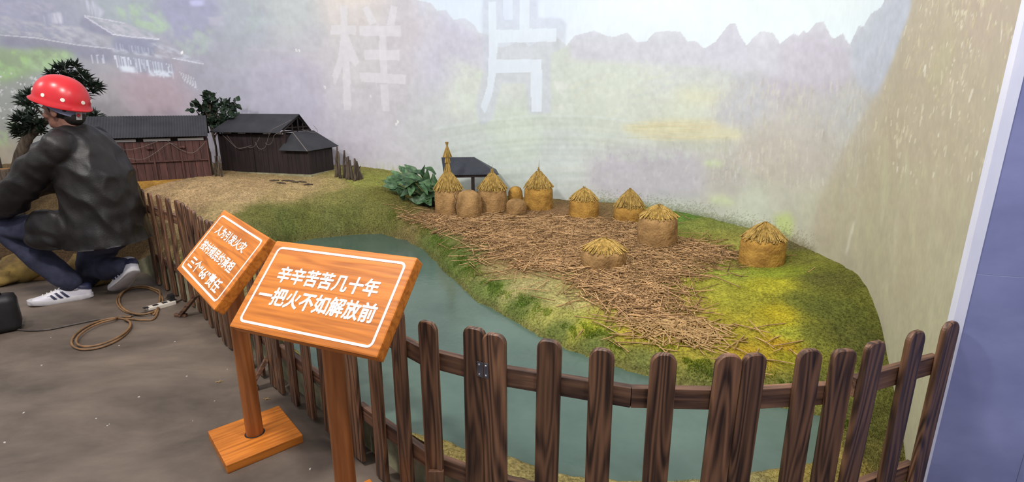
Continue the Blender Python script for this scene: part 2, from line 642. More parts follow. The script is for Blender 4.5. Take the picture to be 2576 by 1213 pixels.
def hgt(x, y, rough=True):
    x = np.asarray(x, float)
    y = np.asarray(y, float)
    h = _w[_n] + _w[_n + 1] * x + _w[_n + 2] * y
    for i in range(_n):
        h = h + _w[i] * _tps(np.hypot(x - HC[i, 0], y - HC[i, 1]))
    sd = poly_sd(x, y, POND) + 0.018 * (fbm(x * 9, y * 9, 3, 5) - 0.5)
    out = ZW + (np.maximum(h, ZW + 0.004) * np.where(h > ZW, 1, 0) + h * np.where(h > ZW, 0, 1) - ZW) * (1 - np.exp(-np.maximum(sd, 0) / 0.075))
    out = out + 0.012 * (1 - np.exp(-np.maximum(sd, 0) / 0.02))
    inn = ZW - 0.06 * sstep(0, 0.16, -sd) - 0.003
    r = np.where(sd > 0, out, inn)
    if rough:
        r = r + 0.012 * (fbm(x * 6, y * 6, 3, 1) - 0.5) + 0.010 * (fbm(x * 30, y * 30, 3, 3) - 0.5)
    return r


def hit(px, py, d0=1.2, d1=6.0):
    """sight line meets the modelled ground"""
    rx, ry, rz = ray(px, py)
    d = np.linspace(d0, d1, 1200)
    k = d / ry
    x, z = rx * k, CAM_H + rz * k
    g = hgt(x, d, False)
    below = np.where(z <= g)[0]
    i = below[0] if len(below) else len(d) - 1
    return Vector((float(x[i]), float(d[i]), float(g[i])))


# ------------------------------------------------------------------ floor
mb = MB()
mb.add([(-9, -4, 0), (4, -4, 0), (4, 7, 0), (-9, 7, 0)], [(0, 1, 2, 3)])
fl = mb.build('floor', M['floor'])
tag(fl, kind='structure')

# ------------------------------------------------------------------ mural wall
us = [0.0]
while us[-1] < WS[-1] - 1e-6:
    u = us[-1]
    x = np.interp(u, WS, WALL[:, 0])
    y = np.interp(u, WS, WALL[:, 1])
    r = math.hypot(x, y)
    us.append(u + (0.0019 * r if x > -5.6 else 0.05))
us[-1] = WS[-1]
US = np.array(us)
ZS = np.linspace(0, WALL_H, 420)
wx = np.interp(US, WS, WALL[:, 0])
wy = np.interp(US, WS, WALL[:, 1])
NZ, NU = len(ZS), len(US)
UU, ZZ = np.meshgrid(US, ZS)


def mural_mask(pts, blur=0, sub=8.0):
    """soft mask on the wall of an outline whose corners were read off the photograph"""
    dense = []
    n = len(pts)
    for i in range(n):
        a, b = np.array(pts[i], float), np.array(pts[(i + 1) % n], float)
        k = max(1, int(np.hypot(*(b - a)) / sub))
        for j in range(k):
            dense.append(a + (b - a) * j / k)
    dense = np.array(dense)
    pu, pz = W(dense[:, 0], dense[:, 1])
    i0, i1 = np.searchsorted(US, pu.min()) - 1, np.searchsorted(US, pu.max()) + 1
    j0, j1 = np.searchsorted(ZS, pz.min()) - 1, np.searchsorted(ZS, pz.max()) + 1
    pad = blur * 2 + 2
    i0, i1 = max(0, i0 - pad), min(NU, i1 + pad)
    j0, j1 = max(0, j0 - pad), min(NZ, j1 + pad)
    X, Y = UU[j0:j1, i0:i1], ZZ[j0:j1, i0:i1]
    ins = np.zeros(X.shape, bool)
    m = len(pu)
    for i in range(m):
        ax, ay, bx, by = pu[i], pz[i], pu[(i + 1) % m], pz[(i + 1) % m]
        if ay == by:
            continue
        c = (ay > Y) != (by > Y)
        ins ^= c & (X < (bx - ax) * (Y - ay) / (by - ay) + ax)
    f = ins.astype(float)
    for _ in range(2):
        if blur:
            k = 2 * blur + 1
            p = np.pad(f, ((blur, blur), (0, 0)), mode='edge')
            cs = np.cumsum(np.vstack([np.zeros((1, p.shape[1])), p]), 0)
            f = (cs[k:] - cs[:-k]) / k
            p = np.pad(f, ((0, 0), (blur, blur)), mode='edge')
            cs = np.cumsum(np.hstack([np.zeros((p.shape[0], 1)), p]), 1)
            f = (cs[:, k:] - cs[:, :-k]) / k
    return (j0, j1, i0, i1), f


# soft ground tones of the print
base_pts = np.array([
    (0, 0, 180, 182, 208), (120, 70, 172, 175, 196), (330, 30, 180, 190, 198), (480, 30, 172, 174, 204), (600, 60, 182, 190, 200), (720, 40, 200, 206, 208), (870, 15, 226, 219, 216),
    (0, 170, 176, 190, 176), (60, 250, 178, 182, 184), (250, 240, 184, 181, 186), (390, 235, 190, 174, 186), (520, 180, 176, 176, 190), (620, 250, 184, 182, 198), (560, 120, 178, 181, 194),
    (740, 180, 196, 192, 206), (780, 330, 200, 195, 210), (900, 360, 205, 199, 213), (1010, 420, 209, 206, 216), (900, 150, 212, 209, 212), (1000, 110, 212, 207, 215), (960, 250, 205, 203, 212),
    (1100, 150, 206, 205, 220), (1190, 230, 214, 221, 215), (1090, 330, 207, 211, 214), (1290, 340, 209, 222, 209), (1180, 400, 205, 214, 210), (1480, 300, 207, 216, 206), (1420, 420, 205, 215, 216),
    (1560, 200, 212, 220, 212), (1700, 200, 207, 212, 214), (1850, 180, 200, 204, 212), (1980, 190, 192, 188, 200), (2100, 180, 194, 191, 202), (1700, 290, 210, 216, 200), (1850, 270, 200, 204, 196),
    (2120, 280, 196, 198, 197), (2000, 300, 194, 192, 190), (1560, 400, 203, 211, 204), (1960, 400, 194, 189, 176), (1850, 440, 190, 186, 182), (1900, 500, 204, 212, 196), (2060, 520, 198, 198, 178),
    (2300, 180, 188, 177, 158), (2420, 40, 186, 173, 157), (2250, 330, 190, 182, 156), (2380, 420, 190, 181, 156), (2200, 470, 193, 188, 160), (2200, 650, 194, 193, 164), (2300, 640, 191, 186, 158),
    (2320, 840, 194, 198, 160), (2350, 960, 200, 206, 160), (2270, 1120, 196, 200, 156), (2100, 580, 196, 194, 172), (0, 420, 186, 176, 158), (-200, 300, 176, 186, 176), (-200, 0, 180, 182, 208), (1500, 480, 204, 210, 206)], float)
bu, bz = W(base_pts[:, 0], base_pts[:, 1])
# metric that evens out near and far parts of the wall
SU = np.interp(US, US, np.cumsum(np.concatenate([[0], np.diff(US)]) / np.hypot(wx, wy)))
bsu = np.interp(bu, US, SU)
rr = np.interp(bu, US, np.hypot(wx, wy))
R2 = np.hypot(wx, wy)[None, :]
num = np.zeros((NZ, NU, 3))
den = np.zeros((NZ, NU))
warp = (fbm(UU * 2.2, ZZ * 3, 3, 2) - 0.5) * 0.05
for k in range(len(base_pts)):
    d2 = (SU[None, :] - bsu[k] + warp) ** 2 + ((ZZ - 1.2) / R2 - (bz[k] - 1.2) / rr[k] + warp) ** 2
    w_ = 1.0 / (d2 + 0.0006) ** 1.6
    num += w_[..., None] * base_pts[k, 2:]
    den += w_
IMG = num / den[..., None]

BASE = IMG.copy()


def paint(pts, col, a=1.0, blur=1, tex=None):
    (j0, j1, i0, i1), f = mural_mask(pts, blur)
    f = f * a
    if tex is not None:
        f = f * tex[j0:j1, i0:i1]
    IMG[j0:j1, i0:i1] += (np.array(col, float) - IMG[j0:j1, i0:i1]) * f[..., None]


def stroke(path, wd, col, a=1.0, blur=1, tex=None):
    L_, R_ = [], []
    for i, p in enumerate(path):
        p = np.array(p, float)
        q0 = np.array(path[max(i - 1, 0)], float)
        q1 = np.array(path[min(i + 1, len(path) - 1)], float)
        t = q1 - q0
        t = t / (np.hypot(*t) + 1e-9)
        nn = np.array([-t[1], t[0]])
        L_.append(p + nn * wd / 2)
        R_.append(p - nn * wd / 2)
    paint(L_ + R_[::-1], col, a, blur, tex)


T_fine = np.clip((fbm(SU[None, :] * 160 + 0 * ZZ, ZZ / R2 * 160, 3, 11) - 0.35) * 2.6, 0, 1)
T_leaf = np.clip((fbm(SU[None, :] * 70 + 0 * ZZ, ZZ / R2 * 70, 4, 21) - 0.42) * 5, 0, 1)
T_vert = np.clip((fbm(SU[None, :] * 240 + 0 * ZZ, ZZ / R2 * 26, 3, 31) - 0.38) * 3, 0, 1)
T_tile = np.clip((fbm(SU[None, :] * 120 + ZZ / R2 * 90, ZZ / R2 * 260, 3, 41) - 0.35) * 3, 0, 1)
T_soft = np.clip((fbm(SU[None, :] * 22 + 0 * ZZ, ZZ / R2 * 26, 4, 51) - 0.3) * 2, 0, 1)
T_hor = np.clip((fbm(SU[None, :] * 26 + 0 * ZZ, ZZ / R2 * 190, 3, 61) - 0.40) * 3.2, 0, 1)

# sky with its ridge line
ridge = [(1050, 0), (1085, 8), (1100, 28), (1122, 25), (1140, 50), (1170, 45), (1190, 60), (1205, 82), (1228, 88), (1245, 115), (1262, 120), (1290, 112), (1308, 92), (1330, 118), (1360, 100), (1400, 92),
         (1425, 115), (1445, 90), (1495, 77), (1530, 92), (1548, 92), (1578, 82), (1600, 105), (1625, 105), (1648, 80), (1680, 78), (1712, 80), (1730, 105), (1748, 102), (1772, 122),
         (1800, 105), (1815, 85), (1835, 60), (1850, 59), (1862, 90), (1878, 115), (1895, 95), (1915, 78), (1945, 83), (1962, 110), (1985, 92), (1998, 84), (2008, 90), (2022, 75), (2030, 84),
         (2052, 58), (2072, 54), (2090, 92), (2100, 97), (2120, 84), (2128, 100), (2138, 112), (2160, 65), (2172, 68), (2190, 35), (2215, 20), (2225, 0)]
sky = ridge + [(2250, -260), (1200, -330), (1040, -200)]
# mountain bodies under the ridge
mt = [p for p in ridge if p[0] > 1420] + [(2230, 60), (2180, 170), (2000, 200), (1800, 170), (1600, 160), (1440, 150)]
paint([(p[0], p[1] - 12) for p in ridge if p[0] > 1420] + [(2230, 60), (2180, 170), (2000, 200), (1800, 170), (1600, 160), (1440, 150)], (206, 208, 219), 0.85, 3)
paint([(1772, 124), (1815, 85), (1850, 59), (1878, 116), (1880, 150), (1780, 150)], (204, 204, 217), 0.7, 2)
paint([(1962, 112), (1998, 86), (2052, 58), (2072, 54), (2100, 98), (2138, 114), (2150, 160), (2100, 230), (1960, 200)], (197, 193, 206), 0.8, 4)
paint([(2225, 0), (2190, 36), (2160, 68), (2138, 115), (2150, 210), (2210, 250), (2235, 180), (2262, 110), (2290, 30), (2300, -60)], (193, 198, 209), 0.95, 3)
paint([(1100, 28), (1140, 50), (1205, 82), (1245, 115), (1245, 180), (1190, 170), (1110, 120)], (205, 203, 221), 0.6, 4)
paint(sky, (225, 235, 242), 1.0, 0)
paint([(1050, -40), (1500, -60), (1480, 60), (1200, 70), (1100, 20)], (221, 232, 252), 0.8, 14)
paint([(1480, -30), (1750, -40), (1760, 60), (1500, 70)], (231, 240, 249), 0.8, 14)
paint([(1850, -40), (2230, -60), (2190, 40), (1900, 60)], (221, 230, 230), 0.8, 14)
stroke([(2228, 92), (2215, 125), (2205, 155)], 4, (205, 208, 216), 0.8, 1)
# far green slopes
paint([(1500, 170), (1640, 150), (1760, 190), (1900, 210), (1930, 290), (1700, 300), (1500, 290)], (214, 224, 212), 0.5, 6, T_fine)
for k in range(60):
    x, y = random.uniform(1430, 1900), random.uniform(170, 300)
    stroke([(x, y), (x + random.uniform(15, 60), y - random.uniform(4, 26))], random.uniform(2, 5), random.choice([(220, 228, 220), (200, 208, 204), (216, 220, 196)]), 0.35, 1)
# terraced fields
for k in range(26):
    y0 = 290 + k * 7.2 + random.uniform(-2, 2)
    c = random.choice([(196, 206, 196), (222, 230, 220), (199, 209, 203), (218, 228, 226)])
    stroke([(1090 + k * 5, y0 + 36), (1220, y0 + 14), (1360, y0 + 2), (1480, y0 + 4), (1580, y0 + 16), (1680, y0 + 30)], random.uniform(2, 5), c, 0.5, 1)
for k in range(14):
    y0 = 420 + k * 8
    stroke([(1380, y0), (1480, y0 - 14), (1560, y0 - 8)], 3, random.choice([(198, 210, 204), (219, 228, 222)]), 0.4, 1)
# yellow paddies
paint([(1555, 318), (1640, 303), (1780, 302), (1868, 328), (1868, 352), (1780, 356), (1660, 350), (1590, 338)], (214, 213, 184), 0.85, 3)
paint([(1640, 308), (1780, 306), (1840, 322), (1750, 320)], (222, 212, 178), 0.5, 3, T_hor)
paint([(1620, 345), (1780, 356), (1850, 360), (1850, 385), (1700, 378)], (196, 200, 186), 0.7, 4)
paint([(1690, 225), (1760, 225), (1840, 240), (1830, 268), (1720, 258)], (216, 216, 188), 0.6, 6)
# hedges and clumps
paint([(1480, 400), (1530, 380), (1640, 372), (1740, 380), (1772, 410), (1770, 495), (1560, 505), (1480, 470)], (195, 193, 203), 0.8, 6)
paint([(1480, 400), (1530, 380), (1640, 370), (1740, 380), (1740, 398), (1520, 404)], (206, 214, 208), 0.6, 2, T_leaf)
paint([(1800, 260), (1860, 200), (1925, 170), (1935, 270), (1900, 320), (1810, 312)], (193, 194, 202), 0.75, 6)
paint([(1840, 400), (1880, 340), (1960, 318), (2080, 330), (2140, 380), (2080, 470), (1880, 430)], (195, 190, 182), 0.7, 8)
paint([(1935, 250), (1960, 228), (2030, 240), (2060, 300), (1960, 310)], (204, 206, 192), 0.6, 3, T_leaf)
paint([(1765, 408), (1800, 402), (1820, 410), (1818, 420), (1780, 418)], (208, 222, 182), 0.8, 2)
paint([(1780, 498), (1815, 490), (1850, 505), (1840, 520), (1790, 512)], (210, 222, 182), 0.7, 3)
stroke([(1820, 410), (1890, 440), (1960, 480), (2010, 530)], 10, (192, 198, 184), 0.6, 3)
paint([(1945, 545), (1985, 535), (1998, 560), (1990, 605), (1960, 600)], (198, 214, 146), 0.85, 3)
for x, y in ((1537, 455), (1627, 490), (1480, 440)):
    stroke([(x, y - 16), (x + 1, y + 26)], 4, (216, 214, 222), 0.7, 1)
# cloudy foliage left of the fields
paint([(1120, 160), (1230, 170), (1240, 290), (1130, 290)], (222, 230, 220), 0.45, 5, T_leaf)
paint([(1380, 200), (1450, 190), (1450, 285), (1390, 285)], (224, 230, 226), 0.5, 3, T_leaf)
paint([(1040, 8), (1075, 0), (1070, 40), (1045, 40)], (200, 206, 226), 0.5, 1, T_vert)

# village on the left
paint([(0, 8), (80, 0), (130, 10), (150, 35), (60, 40), (0, 30)], (186, 186, 206), 0.8, 1, T_tile)
paint([(100, 40), (160, 28), (165, 60), (110, 58)], (208, 210, 226), 0.8, 1, T_vert)
paint([(205, 0), (230, 0), (265, 30), (250, 45), (225, 35)], (206, 208, 226), 0.7, 1, T_vert)
paint([(0, 38), (7, 38), (52, 52), (210, 70), (294, 115), (280, 121), (196, 112), (87, 94), (0, 87)], (190, 192, 206), 0.95, 1, T_tile)
paint([(0, 88), (87, 95), (196, 113), (288, 124), (284, 160), (180, 140), (60, 118), (0, 116)], (164, 166, 184), 0.85, 3)
stroke([(0, 88), (87, 95), (196, 113), (286, 123)], 3, (208, 210, 222), 0.7, 0)
paint([(196, 60), (213, 39), (240, 60), (290, 84), (280, 92), (225, 80)], (166, 168, 188), 0.85, 1)
paint([(213, 39), (315, 59), (405, 94), (398, 100), (283, 87), (250, 66)], (196, 198, 210), 0.95, 1, T_tile)
stroke([(283, 86), (330, 93), (400, 99)], 3.5, (222, 224, 236), 0.9, 0)
stroke([(211, 40), (255, 68), (284, 86)], 3, (214, 216, 230), 0.8, 0)
stroke([(213, 39), (315, 59)], 3, (210, 212, 226), 0.7, 0)
paint([(284, 90), (398, 101), (384, 142), (286, 128)], (166, 169, 190), 0.85, 2)
for k in range(12):
    x = 292 + k * 8
    stroke([(x, 108 + k * 1.2), (x + 3, 126 + k * 1.0)], 3, (200, 204, 220), random.uniform(0.2, 0.7), 0)
paint([(283, 122), (330, 126), (424, 143), (418, 148), (330, 138), (284, 130)], (204, 207, 220), 0.9, 1, T_tile)
paint([(381, 107), (430, 118), (514, 159), (508, 162), (433, 146), (380, 116)], (196, 198, 212), 0.9, 1, T_tile)
stroke([(433, 146), (512, 161)], 2.5, (212, 214, 228), 0.8, 0)
paint([(286, 132), (424, 150), (440, 180), (430, 194), (300, 175)], (172, 175, 194), 0.6, 2)
paint([(300, 165), (338, 168), (340, 184), (306, 180)], (224, 228, 242), 0.9, 1)
paint([(372, 174), (432, 180), (434, 194), (378, 192)], (222, 226, 240), 0.9, 1, T_fine)
for k in range(26):
    x = 285 + k * 5.8 + random.uniform(-2, 2)
    y = 138 + (x - 285) * 0.16
    stroke([(x, y), (x + 6, y + random.uniform(18, 40))], random.uniform(1.5, 4), (222, 226, 240), random.uniform(0.25, 0.85), 0)
for k in range(6):
    stroke([(452 + k * 7, 180 + k * 3), (466 + k * 6, 206 + k * 4)], 2.5, (216, 218, 230), 0.55, 0)
for x in (230, 244, 258):
    stroke([(x, 138), (x + 3, 160)], 4, (216, 218, 232), 0.6, 0)
# trees between the roofs
paint([(290, 18), (330, 8), (390, 14), (415, 40), (430, 70), (400, 85), (330, 60), (300, 40)], (184, 202, 190), 0.85, 2, T_leaf)
paint([(430, 70), (500, 60), (540, 80), (520, 140), (470, 140), (430, 100)], (182, 192, 194), 0.7, 3, T_leaf)
paint([(560, 0), (700, 0), (690, 60), (620, 80), (560, 40)], (190, 202, 204), 0.6, 4, T_leaf)
paint([(405, 0), (545, 0), (548, 60), (430, 64), (405, 40)], (172, 174, 200), 0.75, 5)
paint([(478, 0), (512, 0), (510, 16), (480, 14)], (198, 200, 236), 0.8, 1)
paint([(522, 42), (566, 40), (560, 66), (530, 64)], (192, 194, 210), 0.7, 1)
# bush, far left
paint([(-20, 118), (60, 128), (110, 120), (175, 132), (185, 150), (80, 190), (0, 215), (-20, 215)], (164, 184, 150), 0.6, 4)
paint([(-20, 122), (50, 128), (80, 150), (50, 190), (-20, 210)], (180, 206, 166), 0.8, 2, T_leaf)
paint([(80, 128), (175, 130), (190, 160), (110, 180), (70, 170)], (184, 206, 178), 0.8, 3, T_leaf)
paint([(-20, 215), (120, 190), (60, 340), (-20, 360)], (168, 172, 168), 0.55, 6)
for k in range(70):
    x, y = random.uniform(-10, 90), random.uniform(180, 330)
    stroke([(x, y), (x + random.uniform(-6, 8), y + random.uniform(2, 8))], random.uniform(2, 6), (222, 224, 226), random.uniform(0.2, 0.8), 0)
paint([(-20, 330), (60, 300), (60, 360), (-20, 368)], (186, 202, 160), 0.8, 4, T_leaf)
# red field and faded houses in the mist
paint([(300, 205), (360, 190), (450, 215), (500, 265), (420, 285), (310, 260)], (194, 174, 184), 0.5, 10)
paint([(640, 120), (720, 130), (810, 165), (800, 330), (660, 300), (620, 190)], (192, 188, 206), 0.5, 7)
for k in range(34):
    x = random.uniform(630, 810)
    y = random.uniform(150, 270)
    stroke([(x, y), (x + random.uniform(-3, 3), y + random.uniform(25, 70))], random.uniform(2, 4), random.choice([(206, 204, 218), (182, 180, 200)]), 0.35, 1)
stroke([(620, 125), (720, 128), (790, 140)], 4, (208, 204, 214), 0.5, 1)
for x, y in ((457, 132), (745, 126), (752, 127), (817, 220), (932, 242), (1000, 306), (996, 312)):
    stroke([(x, y - 3), (x + 1, y + 4)], 4, (238, 238, 240), 0.9, 0)
# warm glow of pale stucco above, and vertical streaks of the print
paint([(820, -40), (960, -40), (960, 60), (830, 60)], (230, 222, 216), 0.6, 12)

# the two large printed characters
LT = (229, 228, 236)
DK = (205, 203, 212)
paint([(835, 15), (895, 12), (1030, 10), (1030, 285), (840, 285)], (206, 204, 209), 0.35, 6)
for pts in ([(856, 14), (873, 14), (875, 65), (857, 65)], [(832, 64), (896, 64), (895, 87), (832, 88)], [(857, 86), (875, 86), (904, 155), (893, 170), (880, 150), (884, 276), (864, 276), (862, 166), (842, 218), (836, 190), (852, 140)],
            [(911, 21), (926, 14), (948, 56), (930, 64)], [(984, 12), (1000, 18), (992, 64), (973, 64)], [(904, 66), (1009, 64), (1009, 92), (905, 90)], [(953, 90), (971, 90), (975, 186), (956, 186)],
            [(914, 125), (1005, 126), (1006, 152), (916, 150)], [(903, 182), (1021, 188), (1020, 212), (908, 206)], [(957, 212), (976, 212), (980, 280), (962, 280)]):
    paint(pts, LT, 0.50, 0)
# halo of the second character
paint([(1213, -20), (1354, -20), (1354, 45), (1412, 45), (1424, 60), (1424, 118), (1386, 135), (1386, 285), (1330, 288), (1320, 210), (1262, 210), (1238, 300), (1210, 318), (1196, 270), (1213, 190)], (204, 210, 222), 0.62, 1)
paint([(1229, 4), (1249, 4), (1250, 75), (1308, 75), (1308, -12), (1332, -12), (1332, 72), (1401, 71), (1400, 104), (1251, 108), (1250, 150), (1363, 149), (1363, 281), (1336, 281), (1336, 182), (1248, 184), (1238, 240), (1220, 287), (1209, 268), (1226, 215), (1229, 160)], (224, 234, 244), 0.8, 0)
paint([(1266, -20), (1290, -20), (1289, 50), (1267, 50)], (222, 232, 248), 0.75, 0)
paint([(1262, 210), (1320, 210), (1322, 270), (1250, 270)], (214, 220, 218), 0.4, 3)

# dry grass slope on the right
slope = [(2300, -120), (2296, 20), (2262, 112), (2240, 170), (2190, 260), (2150, 330), (2100, 420), (2060, 500), (2040, 590), (2120, 720), (2180, 860), (2230, 1000), (2290, 1240), (2600, 1240), (2600, -200)]
paint(slope, (189, 178, 156), 0.55, 3)
paint([(2150, 500), (2300, 440), (2440, 470), (2400, 800), (2350, 1100), (2260, 1100), (2200, 900), (2110, 700)], (196, 192, 160), 0.55, 12, T_soft)
paint([(2330, 180), (2380, 60), (2420, 60), (2400, 170), (2340, 260)], (188, 182, 150), 0.5, 8)
paint([(2380, -60), (2600, -60), (2560, 220), (2420, 120)], (186, 172, 157), 0.5, 10)
cl_ = [(random.uniform(2240, 2540), random.uniform(-20, 460)) for _ in range(46)]
for k in range(620):
    if k % 3:
        c0 = random.choice(cl_)
        x, y = random.gauss(c0[0], 13), random.gauss(c0[1], 24)
    else:
        x, y = random.uniform(2190, 2540), random.uniform(-20, 470)
    if x < 2290 - y * 0.36 + 10 or x > 2590 - y * 0.24:
        continue
    L2 = random.choice([5, 7, 9, 12, 18, 28]) * random.uniform(0.7, 1.3)
    c = random.choice([(214, 206, 178), (222, 216, 192), (204, 194, 164), (208, 200, 172), (226, 222, 204), (196, 188, 150)])
    stroke([(x, y), (x + L2 * random.uniform(0, 0.35), y - L2)], random.uniform(2, 5), c, random.uniform(0.15, 0.75), 0)
for k in range(160):
    x, y = random.uniform(2080, 2430), random.uniform(430, 1000)
    L2 = random.uniform(30, 110)
    stroke([(x, y), (x + random.uniform(-8, 8), y - L2)], random.uniform(4, 12), random.choice([(208, 204, 176), (184, 180, 150), (206, 206, 168)]), random.uniform(0.08, 0.28), 2)
for x, y in ((2142, 585), (2135, 610), (2128, 640)):
    stroke([(x, y), (x + 8, y - 30)], 6, (222, 220, 204), 0.6, 1)

for k in range(420):
    x, y = random.uniform(1790, 2180), random.uniform(215, 480)
    L2 = random.uniform(8, 34)
    stroke([(x, y), (x + random.uniform(-4, 6), y - L2)], random.uniform(2, 5), random.choice([(212, 208, 192), (182, 176, 166), (204, 204, 184), (220, 218, 204)]), random.uniform(0.12, 0.4), 0)
for k in range(260):
    x, y = random.uniform(1450, 1900), random.uniform(360, 470)
    L2 = random.uniform(4, 16)
    stroke([(x, y), (x + random.uniform(-6, 6), y - L2)], random.uniform(2, 5), random.choice([(210, 212, 214), (180, 178, 190), (206, 212, 206)]), random.uniform(0.12, 0.4), 0)
for k in range(40):
    y0 = random.uniform(303, 352)
    x0 = random.uniform(1570, 1760)
    stroke([(x0, y0), (x0 + random.uniform(40, 110), y0 + random.uniform(-3, 5))], random.uniform(1.5, 4), random.choice([(224, 220, 190), (202, 200, 168), (220, 208, 176)]), 0.4, 0)
kx = 1.12 + 0.38 * (1 - sstep(520, 760, 1288 + 1330 * np.interp(US, WS, WRATIO)))
IMG = BASE + (IMG - BASE) * kx[None, :, None]

# overspray of ground colour along the foot of the wall
wzb = hgt(wx, wy - 0.02, False)
above = ZZ - wzb[None, :]
pxu = 1288 + 1300 * np.interp(US, WS, WRATIO)
zr = (sstep(1440, 1520, pxu) * (1 - sstep(2040, 2090, pxu)))[None, :]
dens = np.clip(1 - above / 0.13, 0, 1) ** 1.6
spk = (rng.random(UU.shape) < dens * 0.8) & (fbm(UU * 9, ZZ * 9, 3, 71) > 0.30)
a_ = (zr * spk * 0.45 + zr * np.clip(1 - above / 0.05, 0, 1) * 0.5)
tone = np.where(pxu[None, :, None] < 1900, np.array([132, 138, 112.]), np.array([136, 128, 100.]))
IMG += (tone - IMG) * np.clip(a_, 0, 1)[..., None]
zl = (sstep(880, 980, pxu) * (1 - sstep(1100, 1140, pxu)))[None, :]
dens = np.clip(1 - above / 0.09, 0, 1)
IMG += (np.array([176, 184, 120.]) - IMG) * (zl * dens * T_vert * 0.8)[..., None]
# faint print grain
land = (1 - np.clip((IMG.mean(-1) - 218) / 10, 0, 1))
IMG *= (1 + land * 0.085 * (fbm(SU[None, :] * 130 + 0 * ZZ, ZZ / R2 * 130, 4, 83) - 0.5) + land * 0.05 * (fbm(SU[None, :] * 30 + 0 * ZZ, ZZ / R2 * 44, 3, 84) - 0.5) + 0.020 * (fbm(SU[None, :] * 300 + 0 * ZZ, ZZ / R2 * 60, 2, 81) - 0.5) + 0.03 * (fbm(SU[None, :] * 60 + 0 * ZZ, ZZ / R2 * 60, 3, 82) - 0.5))[..., None]
PW = np.stack([np.broadcast_to(wx, (NZ, NU)), np.broadcast_to(wy, (NZ, NU)), ZZ], -1)
wm_ = grid_mesh('wall_back', PW)
wm_.flip_normals()
set_col(wm_, s2l(np.clip(IMG, 0, 255)).reshape(-1, 3))
wb = link('wall_back', wm_, M['mural'])
tag(wb, 'curved wall printed with a misty mountain village and terraces', kind='structure')

lw = MB()
lw.box((-6.65, 0.7, WALL_H / 2), (0.1, 9.4, WALL_H))
tag(lw.build('wall_left', M['plaster']), 'plain pale plaster wall far left', kind='structure')

# ------------------------------------------------------------------ blue stone wall and white edge trim on the right
p0 = np.array([1.175, 1.265])
p1 = np.array([1.37, 1.21])
dirw = (p1 - p0) / np.linalg.norm(p1 - p0)
nrm = np.array([dirw[1], -dirw[0]])
bw = MB()
zseam = 0.774
mid = (p0 + p1) / 2


def slab(mb, a, b, z0, z1, t):
    a, b = np.array(a), np.array(b)
    d = (b - a) / np.linalg.norm(b - a)
    n = np.array([-d[1], d[0]]) * t
    q = [a, b, b + n, a + n]
    vs = [(x, y, z0) for x, y in q] + [(x, y, z1) for x, y in q]
    mb.add(vs, [(0, 3, 2, 1), (4, 5, 6, 7), (0, 1, 5, 4), (1, 2, 6, 5), (2, 3, 7, 6), (3, 0, 4, 7)])


wr = MB()
slab(wr, p0 + nrm * -0.0006, p1 + nrm * -0.0006, 0, WALL_H, 0.02)
wr_o = wr.build('wall_right', M['grout'])
tag(wr_o, 'blue-grey stone panel wall beside the white edge trim', kind='structure')
for z0, z1 in ((0, zseam - 0.0012), (zseam + 0.0012, WALL_H)):
    pm = MB()
    slab(pm, p0, p1, z0, z1, 0.006)
    pm.build('stone_panel', M['bluelit_tile'], wr_o)
wr2 = MB()
slab(wr2, p1 + np.array([0.0, 0.03]), np.array([1.50, -1.5]), 0, WALL_H, 0.04)
tag(wr2.build('wall_side', M['bluelit_tile']), 'blue-grey stone return wall at the right edge', kind='structure')
tr = MB()
slab(tr, (1.153, 1.271), (1.176, 1.2635), 0, WALL_H, 0.03)
tag(tr.build('trim_1', M['trim']), 'white vertical edge trim between mural and blue wall', kind='structure')

# ------------------------------------------------------------------ diorama ground
nT, nS = 620, 250
FS = np.concatenate([[0], np.cumsum(np.hypot(*np.diff(FRONT, axis=0).T))])
# plan correspondence front rim <-> wall
kf = np.interp([-6.6, -5.2, -3.3], FRONT[:60, 0], FS[:60])
fk = [0, FS[np.argmin(abs(FRONT[:, 0] + 4.2))], FS[np.argmin(np.hypot(FRONT[:, 0] + 2.42, FRONT[:, 1] - 3.40))], FS[np.argmin(np.hypot(FRONT[:, 0] + .25, FRONT[:, 1] - 1.33))], FS[-1]]
wk = [0, WS[np.argmin(abs(WALL[:, 0] + 4.6))], WS[np.argmin(abs(WALL[:, 0] + 2.6))], WS[np.argmin(np.hypot(WALL[:, 0] - .6, WALL[:, 1] - 4.3))], WS[-1]]
dens_t = np.interp(np.linspace(0, 1, 400), [0, 0.25, 0.45, 1], [0.35, 0.6, 1, 1.25])
cum = np.concatenate([[0], np.cumsum(1 / dens_t)])
cum /= cum[-1]
tq = np.interp(np.linspace(0, 1, nT), np.linspace(0, 1, 401), cum) * FS[-1]
fx, fy = np.interp(tq, FS, FRONT[:, 0]), np.interp(tq, FS, FRONT[:, 1])
wq = np.interp(tq, fk, wk)
gx, gy = np.interp(wq, WS, WALL[:, 0]), np.interp(wq, WS, WALL[:, 1])
sv = np.linspace(0, 1, nS)[:, None] ** 1.15
GX = fx[None, :] * (1 - sv) + gx[None, :] * sv
GY = fy[None, :] * (1 - sv) + gy[None, :] * sv
GH = hgt(GX, GY)
SDP = poly_sd(GX, GY, POND)

